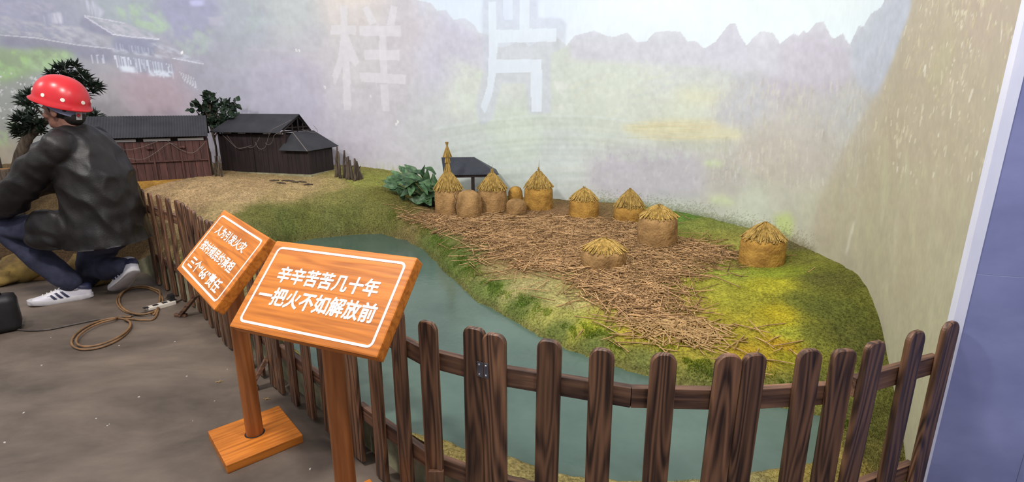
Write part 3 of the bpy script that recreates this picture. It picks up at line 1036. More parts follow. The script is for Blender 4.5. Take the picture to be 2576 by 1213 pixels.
col_px = [
    (400, 475, 184, 155, 117), (520, 470, 193, 163, 121), (640, 465, 186, 157, 115), (760, 465, 184, 159, 115), (600, 500, 191, 163, 121), (480, 505, 184, 155, 115), (720, 490, 180, 155, 109), (840, 470, 172, 153, 102),
    (560, 525, 176, 153, 109), (900, 455, 156, 156, 84), (950, 455, 150, 152, 78), (860, 492, 134, 130, 75), (960, 490, 116, 112, 58), (1010, 520, 112, 106, 58),
    (650, 540, 112, 112, 62), (760, 540, 106, 108, 58), (860, 545, 108, 110, 60), (720, 570, 104, 110, 60), (850, 575, 108, 112, 66), (960, 560, 112, 112, 62), (1050, 560, 134, 120, 76),
    (1100, 600, 104, 114, 60), (1150, 660, 98, 110, 56), (1220, 730, 106, 118, 62), (1300, 790, 100, 112, 56), (1400, 840, 108, 118, 60), (1500, 880, 104, 112, 58), (1620, 920, 110, 114, 60), (1760, 965, 112, 112, 60), (1900, 985, 118, 116, 62), (2000, 980, 116, 116, 58),
    (1180, 570, 148, 116, 84), (1300, 570, 152, 120, 88), (1450, 580, 152, 122, 86), (1560, 600, 150, 122, 84), (1350, 640, 156, 128, 88), (1600, 660, 158, 136, 84), (1280, 680, 160, 140, 94),
    (1320, 730, 172, 160, 108), (1420, 760, 172, 162, 104), (1520, 730, 166, 146, 90), (1400, 800, 160, 156, 84), (1480, 830, 166, 160, 66), (1600, 850, 174, 158, 56), (1560, 800, 172, 158, 72), (1680, 870, 166, 152, 56), (1700, 780, 166, 150, 66),
    (1760, 720, 160, 156, 62), (1820, 690, 154, 162, 66), (1860, 760, 158, 154, 56), (1900, 830, 162, 150, 52), (1800, 850, 160, 148, 52), (1940, 720, 172, 166, 52), (1960, 800, 176, 160, 44), (1970, 860, 178, 142, 40), (1900, 905, 176, 146, 44), (2000, 900, 154, 150, 44), (1985, 840, 156, 160, 58),
    (1780, 620, 150, 148, 66), (1760, 560, 136, 142, 70), (1720, 545, 106, 138, 62), (1820, 560, 132, 140, 72), (1840, 610, 156, 152, 76), (1900, 560, 150, 148, 84), (2000, 610, 106, 98, 66), (1990, 650, 128, 128, 58), (1960, 690, 140, 150, 52),  # dark point right of the lone granary holds its cast shadow as colour
    (2060, 700, 98, 98, 48), (2090, 780, 92, 96, 44), (2130, 850, 90, 92, 44), (2040, 850, 108, 110, 48), (2060, 940, 102, 104, 50), (2030, 760, 108, 112, 48), (2150, 950, 98, 100, 48), (2190, 1060, 96, 96, 48), (2230, 1160, 110, 104, 56),
    (1500, 545, 140, 114, 78), (1420, 540, 146, 114, 82), (1090, 540, 140, 112, 78)]
cpos, ccol = [], []
for px, py, r, g, b in col_px:
    p = hit(px, py)
    cpos.append((p.x, p.y))
    ccol.append((r, g, b))
for x, y, c in ((-.2, 1.38, (168, 150, 92)), (.1, 1.26, (166, 150, 96)), (.5, 1.2, (150, 140, 96)), (.9, 1.28, (150, 132, 70)), (-.6, 1.72, (164, 148, 84)), (-1.0, 2.1, (150, 140, 86)), (-1.5, 2.6, (150, 138, 90)), (-2.2, 3.4, (150, 128, 88)),
                (-3.2, 3.8, (80, 62, 46)), (-4.2, 3.9, (84, 66, 48)), (-3.6, 4.2, (96, 78, 54)), (-4.6, 4.7, (130, 110, 82)), (-2.8, 3.8, (86, 68, 46)), (-3.0, 3.95, (90, 70, 48)), (-3.6, 3.8, (80, 62, 44)), (-1.9, 3.2, (130, 122, 76)), (-1.6, 3.6, (106, 108, 62))):
    cpos.append((x, y))
    ccol.append(c)
cpos, ccol = np.array(cpos), np.array(ccol, float)


def ground_color(x, y):
    wpx = x + 0.10 * (fbm(x * 5, y * 5, 3, 91) - 0.5)
    wpy = y + 0.10 * (fbm(x * 5, y * 5, 3, 92) - 0.5)
    n_, d_ = np.zeros(x.shape + (3,)), np.zeros(x.shape)
    for k in range(len(cpos)):
        w_ = 1.0 / ((wpx - cpos[k, 0]) ** 2 + (wpy - cpos[k, 1]) ** 2 + 0.0015) ** 2
        n_ += w_[..., None] * ccol[k]
        d_ += w_
    c = n_ / d_[..., None]
    sd = poly_sd(x, y, POND)
    wet = np.clip(1 - np.abs(sd) / 0.022, 0, 1)[..., None] * 0.45
    c = c + (np.array([96, 84, 56.]) - c) * wet
    inn = sstep(0.0, 0.10, -sd)[..., None]
    c = c + (np.array([86, 104, 92.]) - c) * inn
    mott = 1 + 0.20 * (fbm(x * 16, y * 16, 3, 95) - 0.5) + 0.22 * (fbm(x * 60, y * 60, 2, 96) - 0.5)
    return np.clip(c * mott[..., None], 5, 250)


GC = ground_color(GX, GY)
tm = grid_mesh('ground_diorama', np.stack([GX, GY, GH], -1))
tm.flip_normals() if tm.polygons[1000].normal.z < 0 else None
set_col(tm, s2l(GC).reshape(-1, 3) * 1.18)
gnd = link('diorama_ground', tm, M['ground'])
tag(gnd, 'modelled earth and grass landscape of the diorama', kind='structure')

# rim of the plinth, from floor to ground edge
PR = np.stack([np.stack([fx, fy, np.zeros(nT)], -1), np.stack([fx, fy, GH[0] * 0.5], -1), np.stack([fx, fy, GH[0]], -1)], 0)
pm = grid_mesh('diorama_plinth', PR)
tag(link('diorama_plinth', pm, M['plinth']), 'pale painted plinth rim of the diorama', kind='structure')

# ------------------------------------------------------------------ pond water
nP = len(POND)
off = []
for i in range(nP):
    a, b = POND[i - 1], POND[(i + 1) % nP]
    t = (b - a) / np.linalg.norm(b - a)
    n = np.array([t[1], -t[0]])
    q = POND[i] + n * 0.028
    if poly_sd(q[0], q[1], POND) < 0:
        q = POND[i] - n * 0.028
    off.append(q)
pv = [Vector((q[0], q[1], 0)) for q in off]
tris = tessellate_polygon([pv])
wmb = MB()
wmb.add([(q[0], q[1], ZW) for q in off], [tuple(t) for t in tris])
pw = wmb.build('pond', M['water'])
tag(pw, 'murky teal pond curving below the straw field', 'pond')

# ------------------------------------------------------------------ picket fence


def picket_mesh(w=0.060, h=FENCE_H - 0.012, t=0.015, name='picket', rt=0.72):
    poly = [(-w / 2, 0), (w / 2, 0)]
    r = w / 2 * rt
    for k in range(0, 7):
        a = math.pi / 2 * k / 6
        poly.append((w / 2 - r + r * math.cos(a), h - r * 1.15 + r * 1.15 * math.sin(a)))
    for k in range(0, 7):
        a = math.pi / 2 * (1 - k / 6)
        poly.append((-w / 2 + r - r * math.cos(a), h - r * 1.15 + r * 1.15 * math.sin(a)))
    mb = MB()
    n = len(poly)
    rings = []
    for y, b in ((-t / 2, 0.0028), (-t / 2 + 0.003, 0), (t / 2 - 0.003, 0), (t / 2, 0.0028)):
        ring = []
        for x, z in poly:
            sx = 1 - b / (w / 2)
            ring.append(Vector((x * sx, y, z if z < 0.01 else z - b)))
        rings.append(ring)
    mb.loft(rings)
    m = mb.mesh(name)
    m.materials.append(M['picket'])
    return m


PICK = [picket_mesh(rt=q) for q in (0.72, 0.8, 0.62)]
TH_RAIL = 0.02


def fence_panel(label, pts, rails, wide=1.0, yaw_each=None):
    """pts: plan positions of the pickets, rails: list of (a, b) plan points at picket plane"""
    pts = [np.array(p) for p in pts]
    c = (pts[0] + pts[-1]) / 2
    root = thing('picket_fence', label, 'fence', (c[0], c[1], 0), 0, 'picket fence panels around the diorama')
    for i, p in enumerate(pts):
        a = pts[max(i - 1, 0)]
        b = pts[min(i + 1, len(pts) - 1)]
        if yaw_each is not None:
            d = yaw_each
        else:
            d = (b - a) / np.linalg.norm(b - a)
        o = link('picket', random.choice(PICK), None, root)
        o.location = (p[0] - c[0], p[1] - c[1], 0.012 + random.uniform(-0.004, 0.004))
        o.rotation_euler = (0, random.uniform(-0.012, 0.012), math.atan2(d[1], d[0]))
        s = random.uniform(0.96, 1.04) * wide
        o.scale = (s, 1, 1 + random.uniform(-0.006, 0.006))
    for a, b in rails:
        a, b = np.array(a), np.array(b)
        d = (b - a) / np.linalg.norm(b - a)
        n = np.array([-d[1], d[0]])
        if n[1] < 0:
            n = -n
        L_ = np.linalg.norm(b - a)
        m_ = (a + b) / 2 + n * (0.0085 + TH_RAIL / 2 + 0.0005)
        for z, hh in ((0.525, 0.052), (0.195, 0.052)):
            mb = MB()
            mb.bevbox((0, 0, 0), (L_, TH_RAIL, hh), 0.002)
            o = mb.build('rail', M['rail'], root)
            o.location = (m_[0] - c[0], m_[1] - c[1], z)
            o.rotation_euler = (0, 0, math.atan2(d[1], d[0]))
    return root, c


def hinge(root, c, p, d, z):
    """small zinc plate with four screws on the front of two neighbouring pickets"""
    n = np.array([d[1], -d[0]])
    if n[1] > 0:
        n = -n
    q = np.array(p) + n * 0.0095
    mb = MB()
    for s in (-1, 1):
        mb.bevbox((s * 0.0085, 0, 0), (0.0155, 0.0016, 0.042), 0.0006)
    mb.tube([(0, -0.001, -0.021), (0, -0.001, 0.021)], 0.0022, 8)
    h = mb.build('hinge', M['metal'], root)
    h.location = (q[0] - c[0], q[1] - c[1], z)
    h.rotation_euler = (0, 0, math.atan2(d[1], d[0]))
    h['label'] = 'small zinc hinge with four screws'
    for sx in (-1, 1):
        for sz in (-1, 1):
            mb = MB()
            mb.ellipsoid((sx * 0.0095, -0.0014, sz * 0.0135), (0.0028, 0.0014, 0.0028), None, 10, 6)
            mb.build('screw', M['screw'], h, smooth=True)


def brace(root, c, p, p2):
    """diagonal wooden foot brace from the floor to the back of the fence"""
    a = Vector((p[0] - c[0], p[1] - c[1], 0.012))
    b = Vector((p2[0] - c[0], p2[1] - c[1], 0.135))
    n = (p2[0] - p[0], p2[1] - p[1])
    mb = MB()
    d = (b - a)
    q = d.to_track_quat('Z', 'Y').to_matrix()
    mb.bevbox((a + b) / 2, (0.04, 0.016, d.length), 0.002, q)
    mb.bevbox(((a.x), (a.y), 0.010), (0.07, 0.02, 0.018), 0.002, Matrix.Rotation(math.atan2(n[1], n[0]), 3, 'Z'))
    o = mb.build('foot_brace', M['rail'], root)
    o['label'] = 'diagonal wooden foot brace'


# right hand panels, from the sign round to the blue wall
r1, c1 = fence_panel('fence panel of five pickets right of the zinc hinge, in front of the pond',
                     [RP[1], RP[2], RP[3], RP[4], RP[5]], [(RP[1], (RP[3] * 0.52 + RP[4] * 0.48)), ((RP[3] * 0.49 + RP[4] * 0.51), RP[5])])
fence_panel('short fence panel of three pickets, second from the blue wall', [RP[6], RP[7], RP[8]], [(RP[6], RP[8] + (RP[8] - RP[7]) * 0.2)])
fence_panel('end fence panel of three pickets standing against the blue wall', [RP[9], RP[10], RP[11]], [(RP[9] - (RP[10] - RP[9]) * 0.15, RP[11])])
# left run, parallel to the signs
SEG = [[0.14, 0.28, 0.42], [0.488, 0.628, 0.768, 0.908, 1.048], [1.116, 1.246, 1.376, 1.506, 1.636]]
KINK = ftop(519, 554)
KD = (KINK - P1078) / np.linalg.norm(KINK - P1078)
KL = np.linalg.norm(KINK - P1078) / 1.704
panels = [[RP[0], P1078] + [P1078 + KD * s * KL for s in SEG[0]], [P1078 + KD * s * KL for s in SEG[1]], [P1078 + KD * s * KL for s in SEG[2]]]
eA, eB, fA, fB = ftop(519, 554), ftop(458, 511), ftop(443, 505), ftop(355, 477)
panels.append([eA + (eB - eA) * k / 4 for k in range(5)])
panels.append([fA + (fB - fA) * k / 4 for k in range(5)])
names = ['fence panel behind the nearer orange sign, left of the zinc hinge', 'fence panel behind the wooden base of the farther sign',
         'fence panel half hidden behind the farther sign board', 'fence panel left of the farther sign board, beside the coiled cable',
         'last fence panel just right of the kneeling man, behind his raised sneaker']
for i, pl in enumerate(panels):
    if i == 0:
        bend = P1078 + (RP[0] - P1078) * 0.12 + LDIR * 0.05
        root, c = fence_panel(names[0], pl, [(RP[0], P1078 + LDIR * 0.045), (P1078 + LDIR * 0.05, pl[-1])])
        hd = (RP[1] - RP[0]) / np.linalg.norm(RP[1] - RP[0])
        hinge(root, c, (RP[0] + RP[1]) / 2, hd, 0.545)
        # off-cut nailed to the foot of the second picket
        mb = MB()
        mb.bevbox((0, -0.012, 0.10), (0.042, 0.012, 0.20), 0.002)
        o = mb.build('offcut_batten', M['picket'], root)
        o.location = (P1078[0] - c[0] + 0.006, P1078[1] - c[1] - 0.007, 0.012)
    else:
        root, c = fence_panel(names[i], pl, [(pl[0], pl[-1])], 0.86 if i > 2 else 0.95)
        if i in (1, 3):
            brace(root, c, *(((-1.90, 2.80), (-1.785, 2.79)) if i == 3 else ((-1.12, 2.00), (-1.045, 2.03))))

# ------------------------------------------------------------------ sign stands
BW, BH, BT = 0.45, 0.252, 0.033


def text_mesh(txt, x0, x1, y0, y1, bold=0.030):
    cu = bpy.data.curves.new('lettering', 'FONT')
    cu.body = txt
    cu.resolution_u = 3
    o = bpy.data.objects.new('tmp', cu)
    COL.objects.link(o)
    dg = bpy.context.evaluated_depsgraph_get()
    m = bpy.data.meshes.new_from_object(o.evaluated_get(dg))
    bpy.data.objects.remove(o)
    bpy.data.curves.remove(cu)
    co = np.empty(len(m.vertices) * 3, np.float32)
    m.vertices.foreach_get('co', co)
    co = co.reshape(-1, 3)
    mn, mx = co.min(0), co.max(0)
    co[:, 0] = x0 + (co[:, 0] - mn[0]) / (mx[0] - mn[0]) * (x1 - x0)
    co[:, 1] = y0 + (co[:, 1] - mn[1]) / (mx[1] - mn[1]) * (y1 - y0)
    co[:, 2] = 0
    m.vertices.foreach_set('co', co.ravel())
    m.update()
    # heavy strokes: the outline laid over itself in a small circle
    q = bold * (y1 - y0)
    co = np.empty(len(m.vertices) * 3, np.float32)
    m.vertices.foreach_get('co', co)
    co = co.reshape(-1, 3)
    tris = [tuple(p.vertices) for p in m.polygons]
    V, Fc = [], []
    for k in range(9):
        a = k * math.pi / 4
        o_ = np.array([q * math.cos(a), q * math.sin(a), 0.0003 + 0.00004 * k]) if k < 8 else np.array([0, 0, 0.0007])
        n0 = len(co) * k
        V += [tuple(p) for p in (co + o_)]
        Fc += [tuple(i + n0 for i in f) for f in tris]
    m2 = bpy.data.meshes.new('lettering')
    m2.from_pydata(V, [], Fc)
    bpy.data.meshes.remove(m)
    m = m2
    return m


def rounded_frame(w, h, r, lw, z):
    def loop(w, h, r):
        out = []
        for cx, cy, a0 in ((w / 2 - r, h / 2 - r, 0), (-w / 2 + r, h / 2 - r, 90), (-w / 2 + r, -h / 2 + r, 180), (w / 2 - r, -h / 2 + r, 270)):
            for k in range(7):
                a = math.radians(a0 + 15 * k)
                out.append((cx + r * math.cos(a), cy + r * math.sin(a)))
        return out
    o, i = loop(w, h, r), loop(w - 2 * lw, h - 2 * lw, r - lw)
    n = len(o)
    mb = MB()
    vs = [(x, y, z) for x, y in o] + [(x, y, z) for x, y in i] + [(x, y, z + 0.0007) for x, y in o] + [(x, y, z + 0.0007) for x, y in i]
    fs = []
    for k in range(n):
        j = (k + 1) % n
        fs += [(2 * n + k, 2 * n + j, 3 * n + j, 3 * n + k), (k, n + k, n + j, j), (k, j, 2 * n + j, 2 * n + k), (n + k, 3 * n + k, 3 * n + j, n + j)]
    return mb.add(vs, fs)


def sign_stand(label, post, yaw_base, bc, yaw, tilt, roll, lines):
    root = thing('sign_stand', label, 'sign', (post[0], post[1], 0), 0, 'wooden slogan signs by the fence')
    mb = MB()
    mb.bevbox((0, 0, 0.0165), (0.252, 0.252, 0.033), 0.003)
    b = mb.build('base', M['signwood'], root)
    b.rotation_euler = (0, 0, yaw_base)
    # board frame
    u = Vector((math.cos(yaw), math.sin(yaw), 0))
    bb = Vector((-math.sin(yaw), math.cos(yaw), 0))
    v = bb * math.cos(tilt) + Vector((0, 0, 1)) * math.sin(tilt)
    n = u.cross(v)
    u, v = u * math.cos(roll) + v * math.sin(roll), v * math.cos(roll) - u * math.sin(roll)
    R = Matrix((u, v, n)).transposed().to_4x4()
    bcv = Vector(bc) - Vector((post[0], post[1], 0))
    mb = MB()
    # underside height at the post axis
    tp = (bcv.dot(n) - BT) / n.z
    mb.lathe([(0.029, 0.033), (0.029, 0.05), (0.0285, 0.3), (0.028, tp + 0.02)], 28)
    mb.build('post', M['signpost'], root, smooth=True, angle=40)
    mb = MB()
    mb.lathe([(0.034, 0.0), (0.034, 0.0006)], 28, (0, 0, 0.033))
    mb.build('post_socket', M['black'], root)
    mb = MB()
    mb.bevbox((0, 0, -BT / 2), (BW, BH, BT), 0.004)
    bo = mb.build('board', M['signwood'], root)
    bo.matrix_local = Matrix.Translation(bcv) @ R
    bf = rounded_frame(0.408, 0.218, 0.016, 0.0062, 0.0002).build('border_line', M['white_print'], bo)
    for txt, x0, x1, y0, y1 in lines:
        m = text_mesh(txt, x0, x1, y0, y1)
        for vv in m.vertices:
            vv.co.z += 0.0003
        t = link('lettering', m, M['white_print'], bo)
        t['label'] = 'white painted lettering'
    return root


sign_stand('orange wooden sign farther back with three lines of white writing', (-0.934, 1.662), 0.7258, (-0.934, 1.608, 0.725), -0.786, 0.821, -0.052,
           [('人为引发火灾', -.155, .135, .043, .077), ('按村规民约承担', -.177, .153, -.025, .011), ('三个“66”责任', -.165, .160, -.093, -.053)])
sign_stand('orange wooden sign nearest the viewer with two lines of large white writing', (-0.466, 1.246), 0.72, (-0.466, 1.204, 0.747), -0.419, 0.784, 0.018,
           [('辛辛苦苦几十年', -.157, .157, .010, .054), ('一把火不如解放前', -.184, .176, -.053, -.006)])

# ------------------------------------------------------------------ straw-clay granaries


def straws(mb, items, seg=4):
    for p0, p1, r0, r1 in items:
        mb.tube([p0, p1], [r0, r1], seg, caps=False)
    return mb


def granary(label, cx, yb, wb, ytop, wroof, yroof_lo, yroof_hi, ytip, yellow=False, spire=0, n=210, sq=1.0):
    p = hit(cx, yb)
    rx, ry, rz = ray(cx, (yb + ytop) / 2)
    sc = p.y / ry                      # metres per photo pixel at that distance
    R = wb / 2 * sc
    c = Vector((p.x, p.y + R * 0.85, 0))
    c.x = p.x * (c.y / p.y)
    c.z = float(hgt(c.x, c.y, False))
    kz = sc * 1.06
    z0 = p.z - c.z - 0.01
    tn = -rz / ry
    Hb = max((yb - ytop) * kz + (p.z - c.z) - R * 0.85 * tn, (yb - yroof_lo) * kz + (p.z - c.z) - 0.002)
    root = thing('straw_granary', label, 'granary', tuple(c), 0, 'straw-roofed clay granaries on the field')
    mb = MB()
    ph = random.uniform(0, 9)

    def jit(a, z):
        return 0.05 * (mnoise.noise(Vector((math.cos(a) * 1.6 + ph, math.sin(a) * 1.6, z * 9))))
    prof = [(R * 0.96, z0 - 0.02), (R * 1.0, z0 + 0.01), (R * 1.01, Hb * 0.35), (R * 1.0, Hb * 0.7), (R * 0.97, Hb * 0.9), (R * 0.90, Hb), (R * 0.6, Hb + 0.006), (R * 0.1, Hb + 0.01)]
    mb.lathe(prof, 30, (0, 0, 0), jit)
    mb.build('clay_body', M['clay_y'] if yellow else M['clay'], root, smooth=True)
    Rr = max(wroof / 2 * sc * 1.02, R * 1.03)
    zlo = (yb - yroof_lo) * kz + (p.z - c.z)
    zhi = (yb - yroof_hi) * kz + (p.z - c.z) - R * 0.85 * (-rz / ry)
    mb = MB()
    mb.lathe([(Rr * 0.82, zlo + 0.004), (Rr * 0.45, zlo + (zhi - zlo) * 0.50), (0.012, zhi)], 16)
    items = []
    for k in range(n):
        a = 2 * math.pi * (k + random.random()) / n
        layer = k % 3
        rt = random.uniform(0.006, 0.02)
        rb = Rr * random.uniform(0.86, 1.03) * (1.0 - 0.13 * layer)
        zt = zhi + random.uniform(-0.003, 0.008) + layer * 0.003
        zb = zlo + random.uniform(-0.010, 0.004) + layer * 0.14 * (zhi - zlo)
        mid = Vector(((rt + (rb - rt) * 0.5) * math.cos(a), (rt + (rb - rt) * 0.5) * math.sin(a), (zt + zb) / 2 + 0.010))
        top = Vector((rt * math.cos(a), rt * math.sin(a), zt))
        a2 = a + random.uniform(-0.08, 0.08)
        bot = Vector((rb * math.cos(a2), rb * math.sin(a2), zb))
        rs = random.uniform(0.65, 1.15)
        items.append((top, mid, 0.0022 * rs, 0.0032 * rs))
        items.append((mid, bot, 0.0032 * rs, 0.0038 * rs))
    straws(mb, items)
    th = mb.build('thatch_roof', M['thatch'], root)
    th['kind'] = 'stuff'
    # tied tuft and spike on top
    mb = MB()
    it = []
    ht = max(0.02, (yroof_hi - ytip) * kz)
    for k in range(22):
        a = random.uniform(0, 6.28)
        h = min(0.045, ht) * random.uniform(0.5, 1.0)
        q = 0.012 if ht < 0.03 else 0.014
        it.append((Vector((0.004 * math.cos(a), 0.004 * math.sin(a), zhi - 0.004)), Vector((q * random.random() * math.cos(a), q * random.random() * math.sin(a), zhi + h)), 0.002, 0.0016))
    if ht > 0.05 and not spire:
        it.append((Vector((0, 0, zhi)), Vector((0.002, 0, zhi + ht)), 0.0035, 0.0012))
    straws(mb, it)
    mb.lathe([(0.009, 0), (0.011, 0.004), (0.009, 0.008)], 10, (0, 0, zhi))
    mb.build('straw_tuft', M['thatch'], root)
    if spire:
        # tall tiered straw finial
        z = zhi
        H = ht
        mb = MB()
        mb.lathe([(0.022, z - 0.01), (0.014, z + H * 0.18), (0.010, z + H * 0.5), (0.008, z + H * 0.95)], 10)
        it = []
        for zb, zt, rb, rt in ((z + H * 0.30, z + H * 0.55, 0.024, 0.012), (z + H * 0.50, z + H * 0.86, 0.040, 0.006), (z + H * 0.87, z + H, 0.013, 0.004), (z - .01, z + H * 0.36, 0.030, 0.010)):
            up = zb > z + H * 0.85
            for k in range(34):
                a = random.uniform(0, 6.28)
                ra, rb2 = (rt, rb * random.uniform(.6, 1)) if not up else (rb * random.uniform(.5, 1), rt)
                it.append((Vector((ra * math.cos(a), ra * math.sin(a), zt)), Vector((rb2 * math.cos(a), rb2 * math.sin(a), zb + random.uniform(-.004, .004))), 0.002, 0.0026))
        straws(mb, it)
        mb.build('tiered_finial', M['thatch'], root)
    return root


granary('granary with a tall tiered straw finial, nearest the leafy plant', 1130, 543, 72, 484, 76, 484, 436, 366, False, 1)
granary('granary with pale thatch and a short spike in front of the dark pavilion', 1239, 537, 74, 481, 78, 483, 442, 418, False)
granary('granary with the tallest spike, standing just right of the small clay mounds', 1354, 530, 74, 476, 76, 478, 438, 408, True)
granary('small granary under thatch standing alone before the terraced mural field', 1467, 552, 76, 508, 70, 508, 480, 470, True)
granary('low granary half hidden by the taller brown one', 1581, 560, 78, 520, 80, 526, 484, 475, True, n=220)
granary('tall dark brown granary with sparse straw cap in the middle of the straw', 1650, 625, 100, 552, 96, 556, 522, 513, False, n=190)
granary('squat granary sunk in the straw, closest to the viewer', 1518, 682, 116, 628, 116, 642, 606, 596, False, n=210)
granary('granary standing alone on the green field at the right', 1912, 674, 110, 606, 108, 612, 566, 556, True, n=190)


def clay_mound(label, cx, yb, wpx, ytop, mat_):
    p = hit(cx, yb)
    rx, ry, rz = ray(cx, yb)
    sc = p.y / ry
    R = wpx / 2 * sc
    H = (yb - ytop) * sc * 1.06
    c = Vector((p.x, p.y + R * 0.8, 0))
    c.x = p.x * c.y / p.y
    c.z = float(hgt(c.x, c.y, False))
    root = thing('clay_mound', label, 'mound', tuple(c), 0, 'bare clay mounds between the granaries')
    mb = MB()
    ph = random.uniform(0, 20)

    def jit(a, z):
        return 0.11 * mnoise.noise(Vector((math.cos(a) * 1.3 + ph, math.sin(a) * 1.3, z * 14)))
    h0 = p.z - c.z
    prof = [(R * 0.92, h0 - 0.02), (R * 1.0, h0 + H * 0.12), (R * 1.0, h0 + H * 0.45), (R * 0.93, h0 + H * 0.72), (R * 0.72, h0 + H * 0.9), (R * 0.38, h0 + H * 0.98), (0.006, h0 + H)]
    mb.lathe(prof, 30, (0, 0, 0), jit)
    mb.build('lump', mat_, root, smooth=True)
    return root, R, H


r_, R_, H_ = clay_mound('bare lumpy clay mound leaning against the first two granaries', 1180, 552, 66, 486, M['clay'])
mb = MB()
cr = []
for k in range(7):
    cr.append((-R_ * 0.98 + 0.012 * math.sin(k * 2.1), -R_ * 0.25, 0.02 + H_ * 0.13 * k))
mb.tube(cr, 0.0028, 5)
mb.build('crack', M['bark'], r_)
clay_mound('low clay lump at the foot of the small yellow mound', 1299, 542, 52, 506, M['clay'])
clay_mound('small yellow clay mound behind, between the second and third granary', 1297, 524, 38, 474, M['clay_y'])

# ------------------------------------------------------------------ loose straw
straw_zone_px = [(985, 540), (1090, 545), (1200, 540), (1420, 545), (1520, 560), (1600, 560), (1720, 600), (1870, 640), (1800, 680), (1760, 720), (1770, 780), (1800, 815), (1900, 835), (1850, 860),
                 (1790, 885), (1700, 872), (1600, 855), (1560, 800), (1480, 740), (1400, 690), (1290, 680), (1230, 650), (1190, 620), (1100, 580)]
SZ = np.array([[p.x, p.y] for p in (hit(x, y) for x, y in straw_zone_px)])
obst = [(o.location.x, o.location.y) for o in COL.objects if o.name.startswith(('straw_granary', 'clay_mound'))]
cand = []
lo, hi = SZ.min(0), SZ.max(0)
while len(cand) < 7000:
    x = rng.uniform(lo[0] - 0.2, hi[0] + 0.2, 6000)
    y = rng.uniform(lo[1] - 0.2, hi[1] + 0.2, 6000)
    sd = poly_sd(x, y, SZ)
    keep = rng.random(6000) < np.where(sd < 0, np.clip(0.10 - sd / 0.20, 0, 1), 0.10 * np.exp(-np.abs(sd) / 0.07)) * (0.45 + 0.9 * (fbm(x * 4, y * 4, 2, 7) > 0.45))
    keep &= poly_sd(x, y, POND) > 0.06
    for ox, oy in obst:
        keep &= np.hypot(x - ox, y - oy) > 0.115
    cand += list(zip(x[keep], y[keep]))
cand = np.array(cand[:7000])
hz = hgt(cand[:, 0], cand[:, 1])
order = np.argsort(cand[:, 1])
near = order[:300]
rest = order[300:]


def straw_proto(L_, r, bend):
    mb = MB()
    mb.tube([(-L_ / 2, 0, 0), (0, bend, 0.002), (L_ / 2, 0, 0)], [r, r * 1.05, r * 0.85], 5, True)
    m = mb.mesh('straw_stalk')
    m.materials.append(M['straw'])
    return m


protos = [straw_proto(random.uniform(0.07, 0.17), random.uniform(0.0020, 0.0030), random.uniform(-0.008, 0.008)) for _ in range(12)]
gl = 'loose dry straw stalk lying at the near edge of the straw patch'
for i in near:
    o = link('straw_stalk', random.choice(protos), None)
    o.location = (cand[i, 0], cand[i, 1], hz[i] + random.uniform(0.003, 0.012))
    o.rotation_euler = (random.uniform(-0.05, 0.05), random.uniform(-0.10, 0.10), random.uniform(0, 6.28))
    tag(o, gl, 'straw', 'loose straw stalks at the near edge of the patch')
vs = np.zeros((len(rest), 8, 3))
L_ = rng.uniform(0.07, 0.22, len(rest))
ang = rng.uniform(0, 6.283, len(rest))
rad = rng.uniform(0.0013, 0.0026, len(rest))
dx, dy = np.cos(ang) * L_ / 2, np.sin(ang) * L_ / 2
xc, yc = cand[rest, 0], cand[rest, 1]
za = hgt(xc - dx, yc - dy) + rng.uniform(0.002, 0.020, len(rest))
zb = hgt(xc + dx, yc + dy) + rng.uniform(0.002, 0.020, len(rest))
zm = (za + zb) / 2
zmin = hz[rest] + 0.002
lift = np.maximum(0, zmin - zm)
za += lift
zb += lift
ok_ = np.abs(za - zb) < 0.35 * L_
rest, xc, yc, dx, dy, za, zb, rad, ang = rest[ok_], xc[ok_], yc[ok_], dx[ok_], dy[ok_], za[ok_], zb[ok_], rad[ok_], ang[ok_]
vs = vs[:len(rest)]
px_, py_ = -np.sin(ang), np.cos(ang)
for e, (sgn, zz) in enumerate(((-1, za), (1, zb))):
    for k, (cu_, cv_) in enumerate(((1, 0), (0, 1), (-1, 0), (0, -1))):
        vs[:, e * 4 + k, 0] = xc + sgn * dx + px_ * cu_ * rad
        vs[:, e * 4 + k, 1] = yc + sgn * dy + py_ * cu_ * rad
        vs[:, e * 4 + k, 2] = zz + cv_ * rad
base = np.arange(len(rest))[:, None, None] * 8
fq = np.array([[0, 1, 5, 4], [1, 2, 6, 5], [2, 3, 7, 6], [3, 0, 4, 7]])[None]
faces = (base + fq).reshape(-1, 4)


def quads_mesh(name, V, Q):
    m = bpy.data.meshes.new(name)
    m.vertices.add(len(V))
    m.vertices.foreach_set('co', V.reshape(-1).astype(np.float32))
    k = Q.shape[1]
    m.loops.add(Q.size)
    m.loops.foreach_set('vertex_index', Q.ravel().astype(np.int32))
    m.polygons.add(len(Q))
    m.polygons.foreach_set('loop_start', np.arange(0, Q.size, k, dtype=np.int32))
    m.polygons.foreach_set('loop_total', np.full(len(Q), k, np.int32))
    m.update(calc_edges=True)
    return m


sm = quads_mesh('loose_straw', vs.reshape(-1, 3), faces)
tone_ = rng.random((len(rest), 1))
set_col(sm, np.repeat(s2l(np.array([108, 82, 56.]) * (1 - tone_) + np.array([214, 174, 126.]) * tone_), 8, 0))
tag(link('loose_straw', sm, M['grass']), 'layer of loose dry straw strewn over the field', 'straw', kind='stuff')

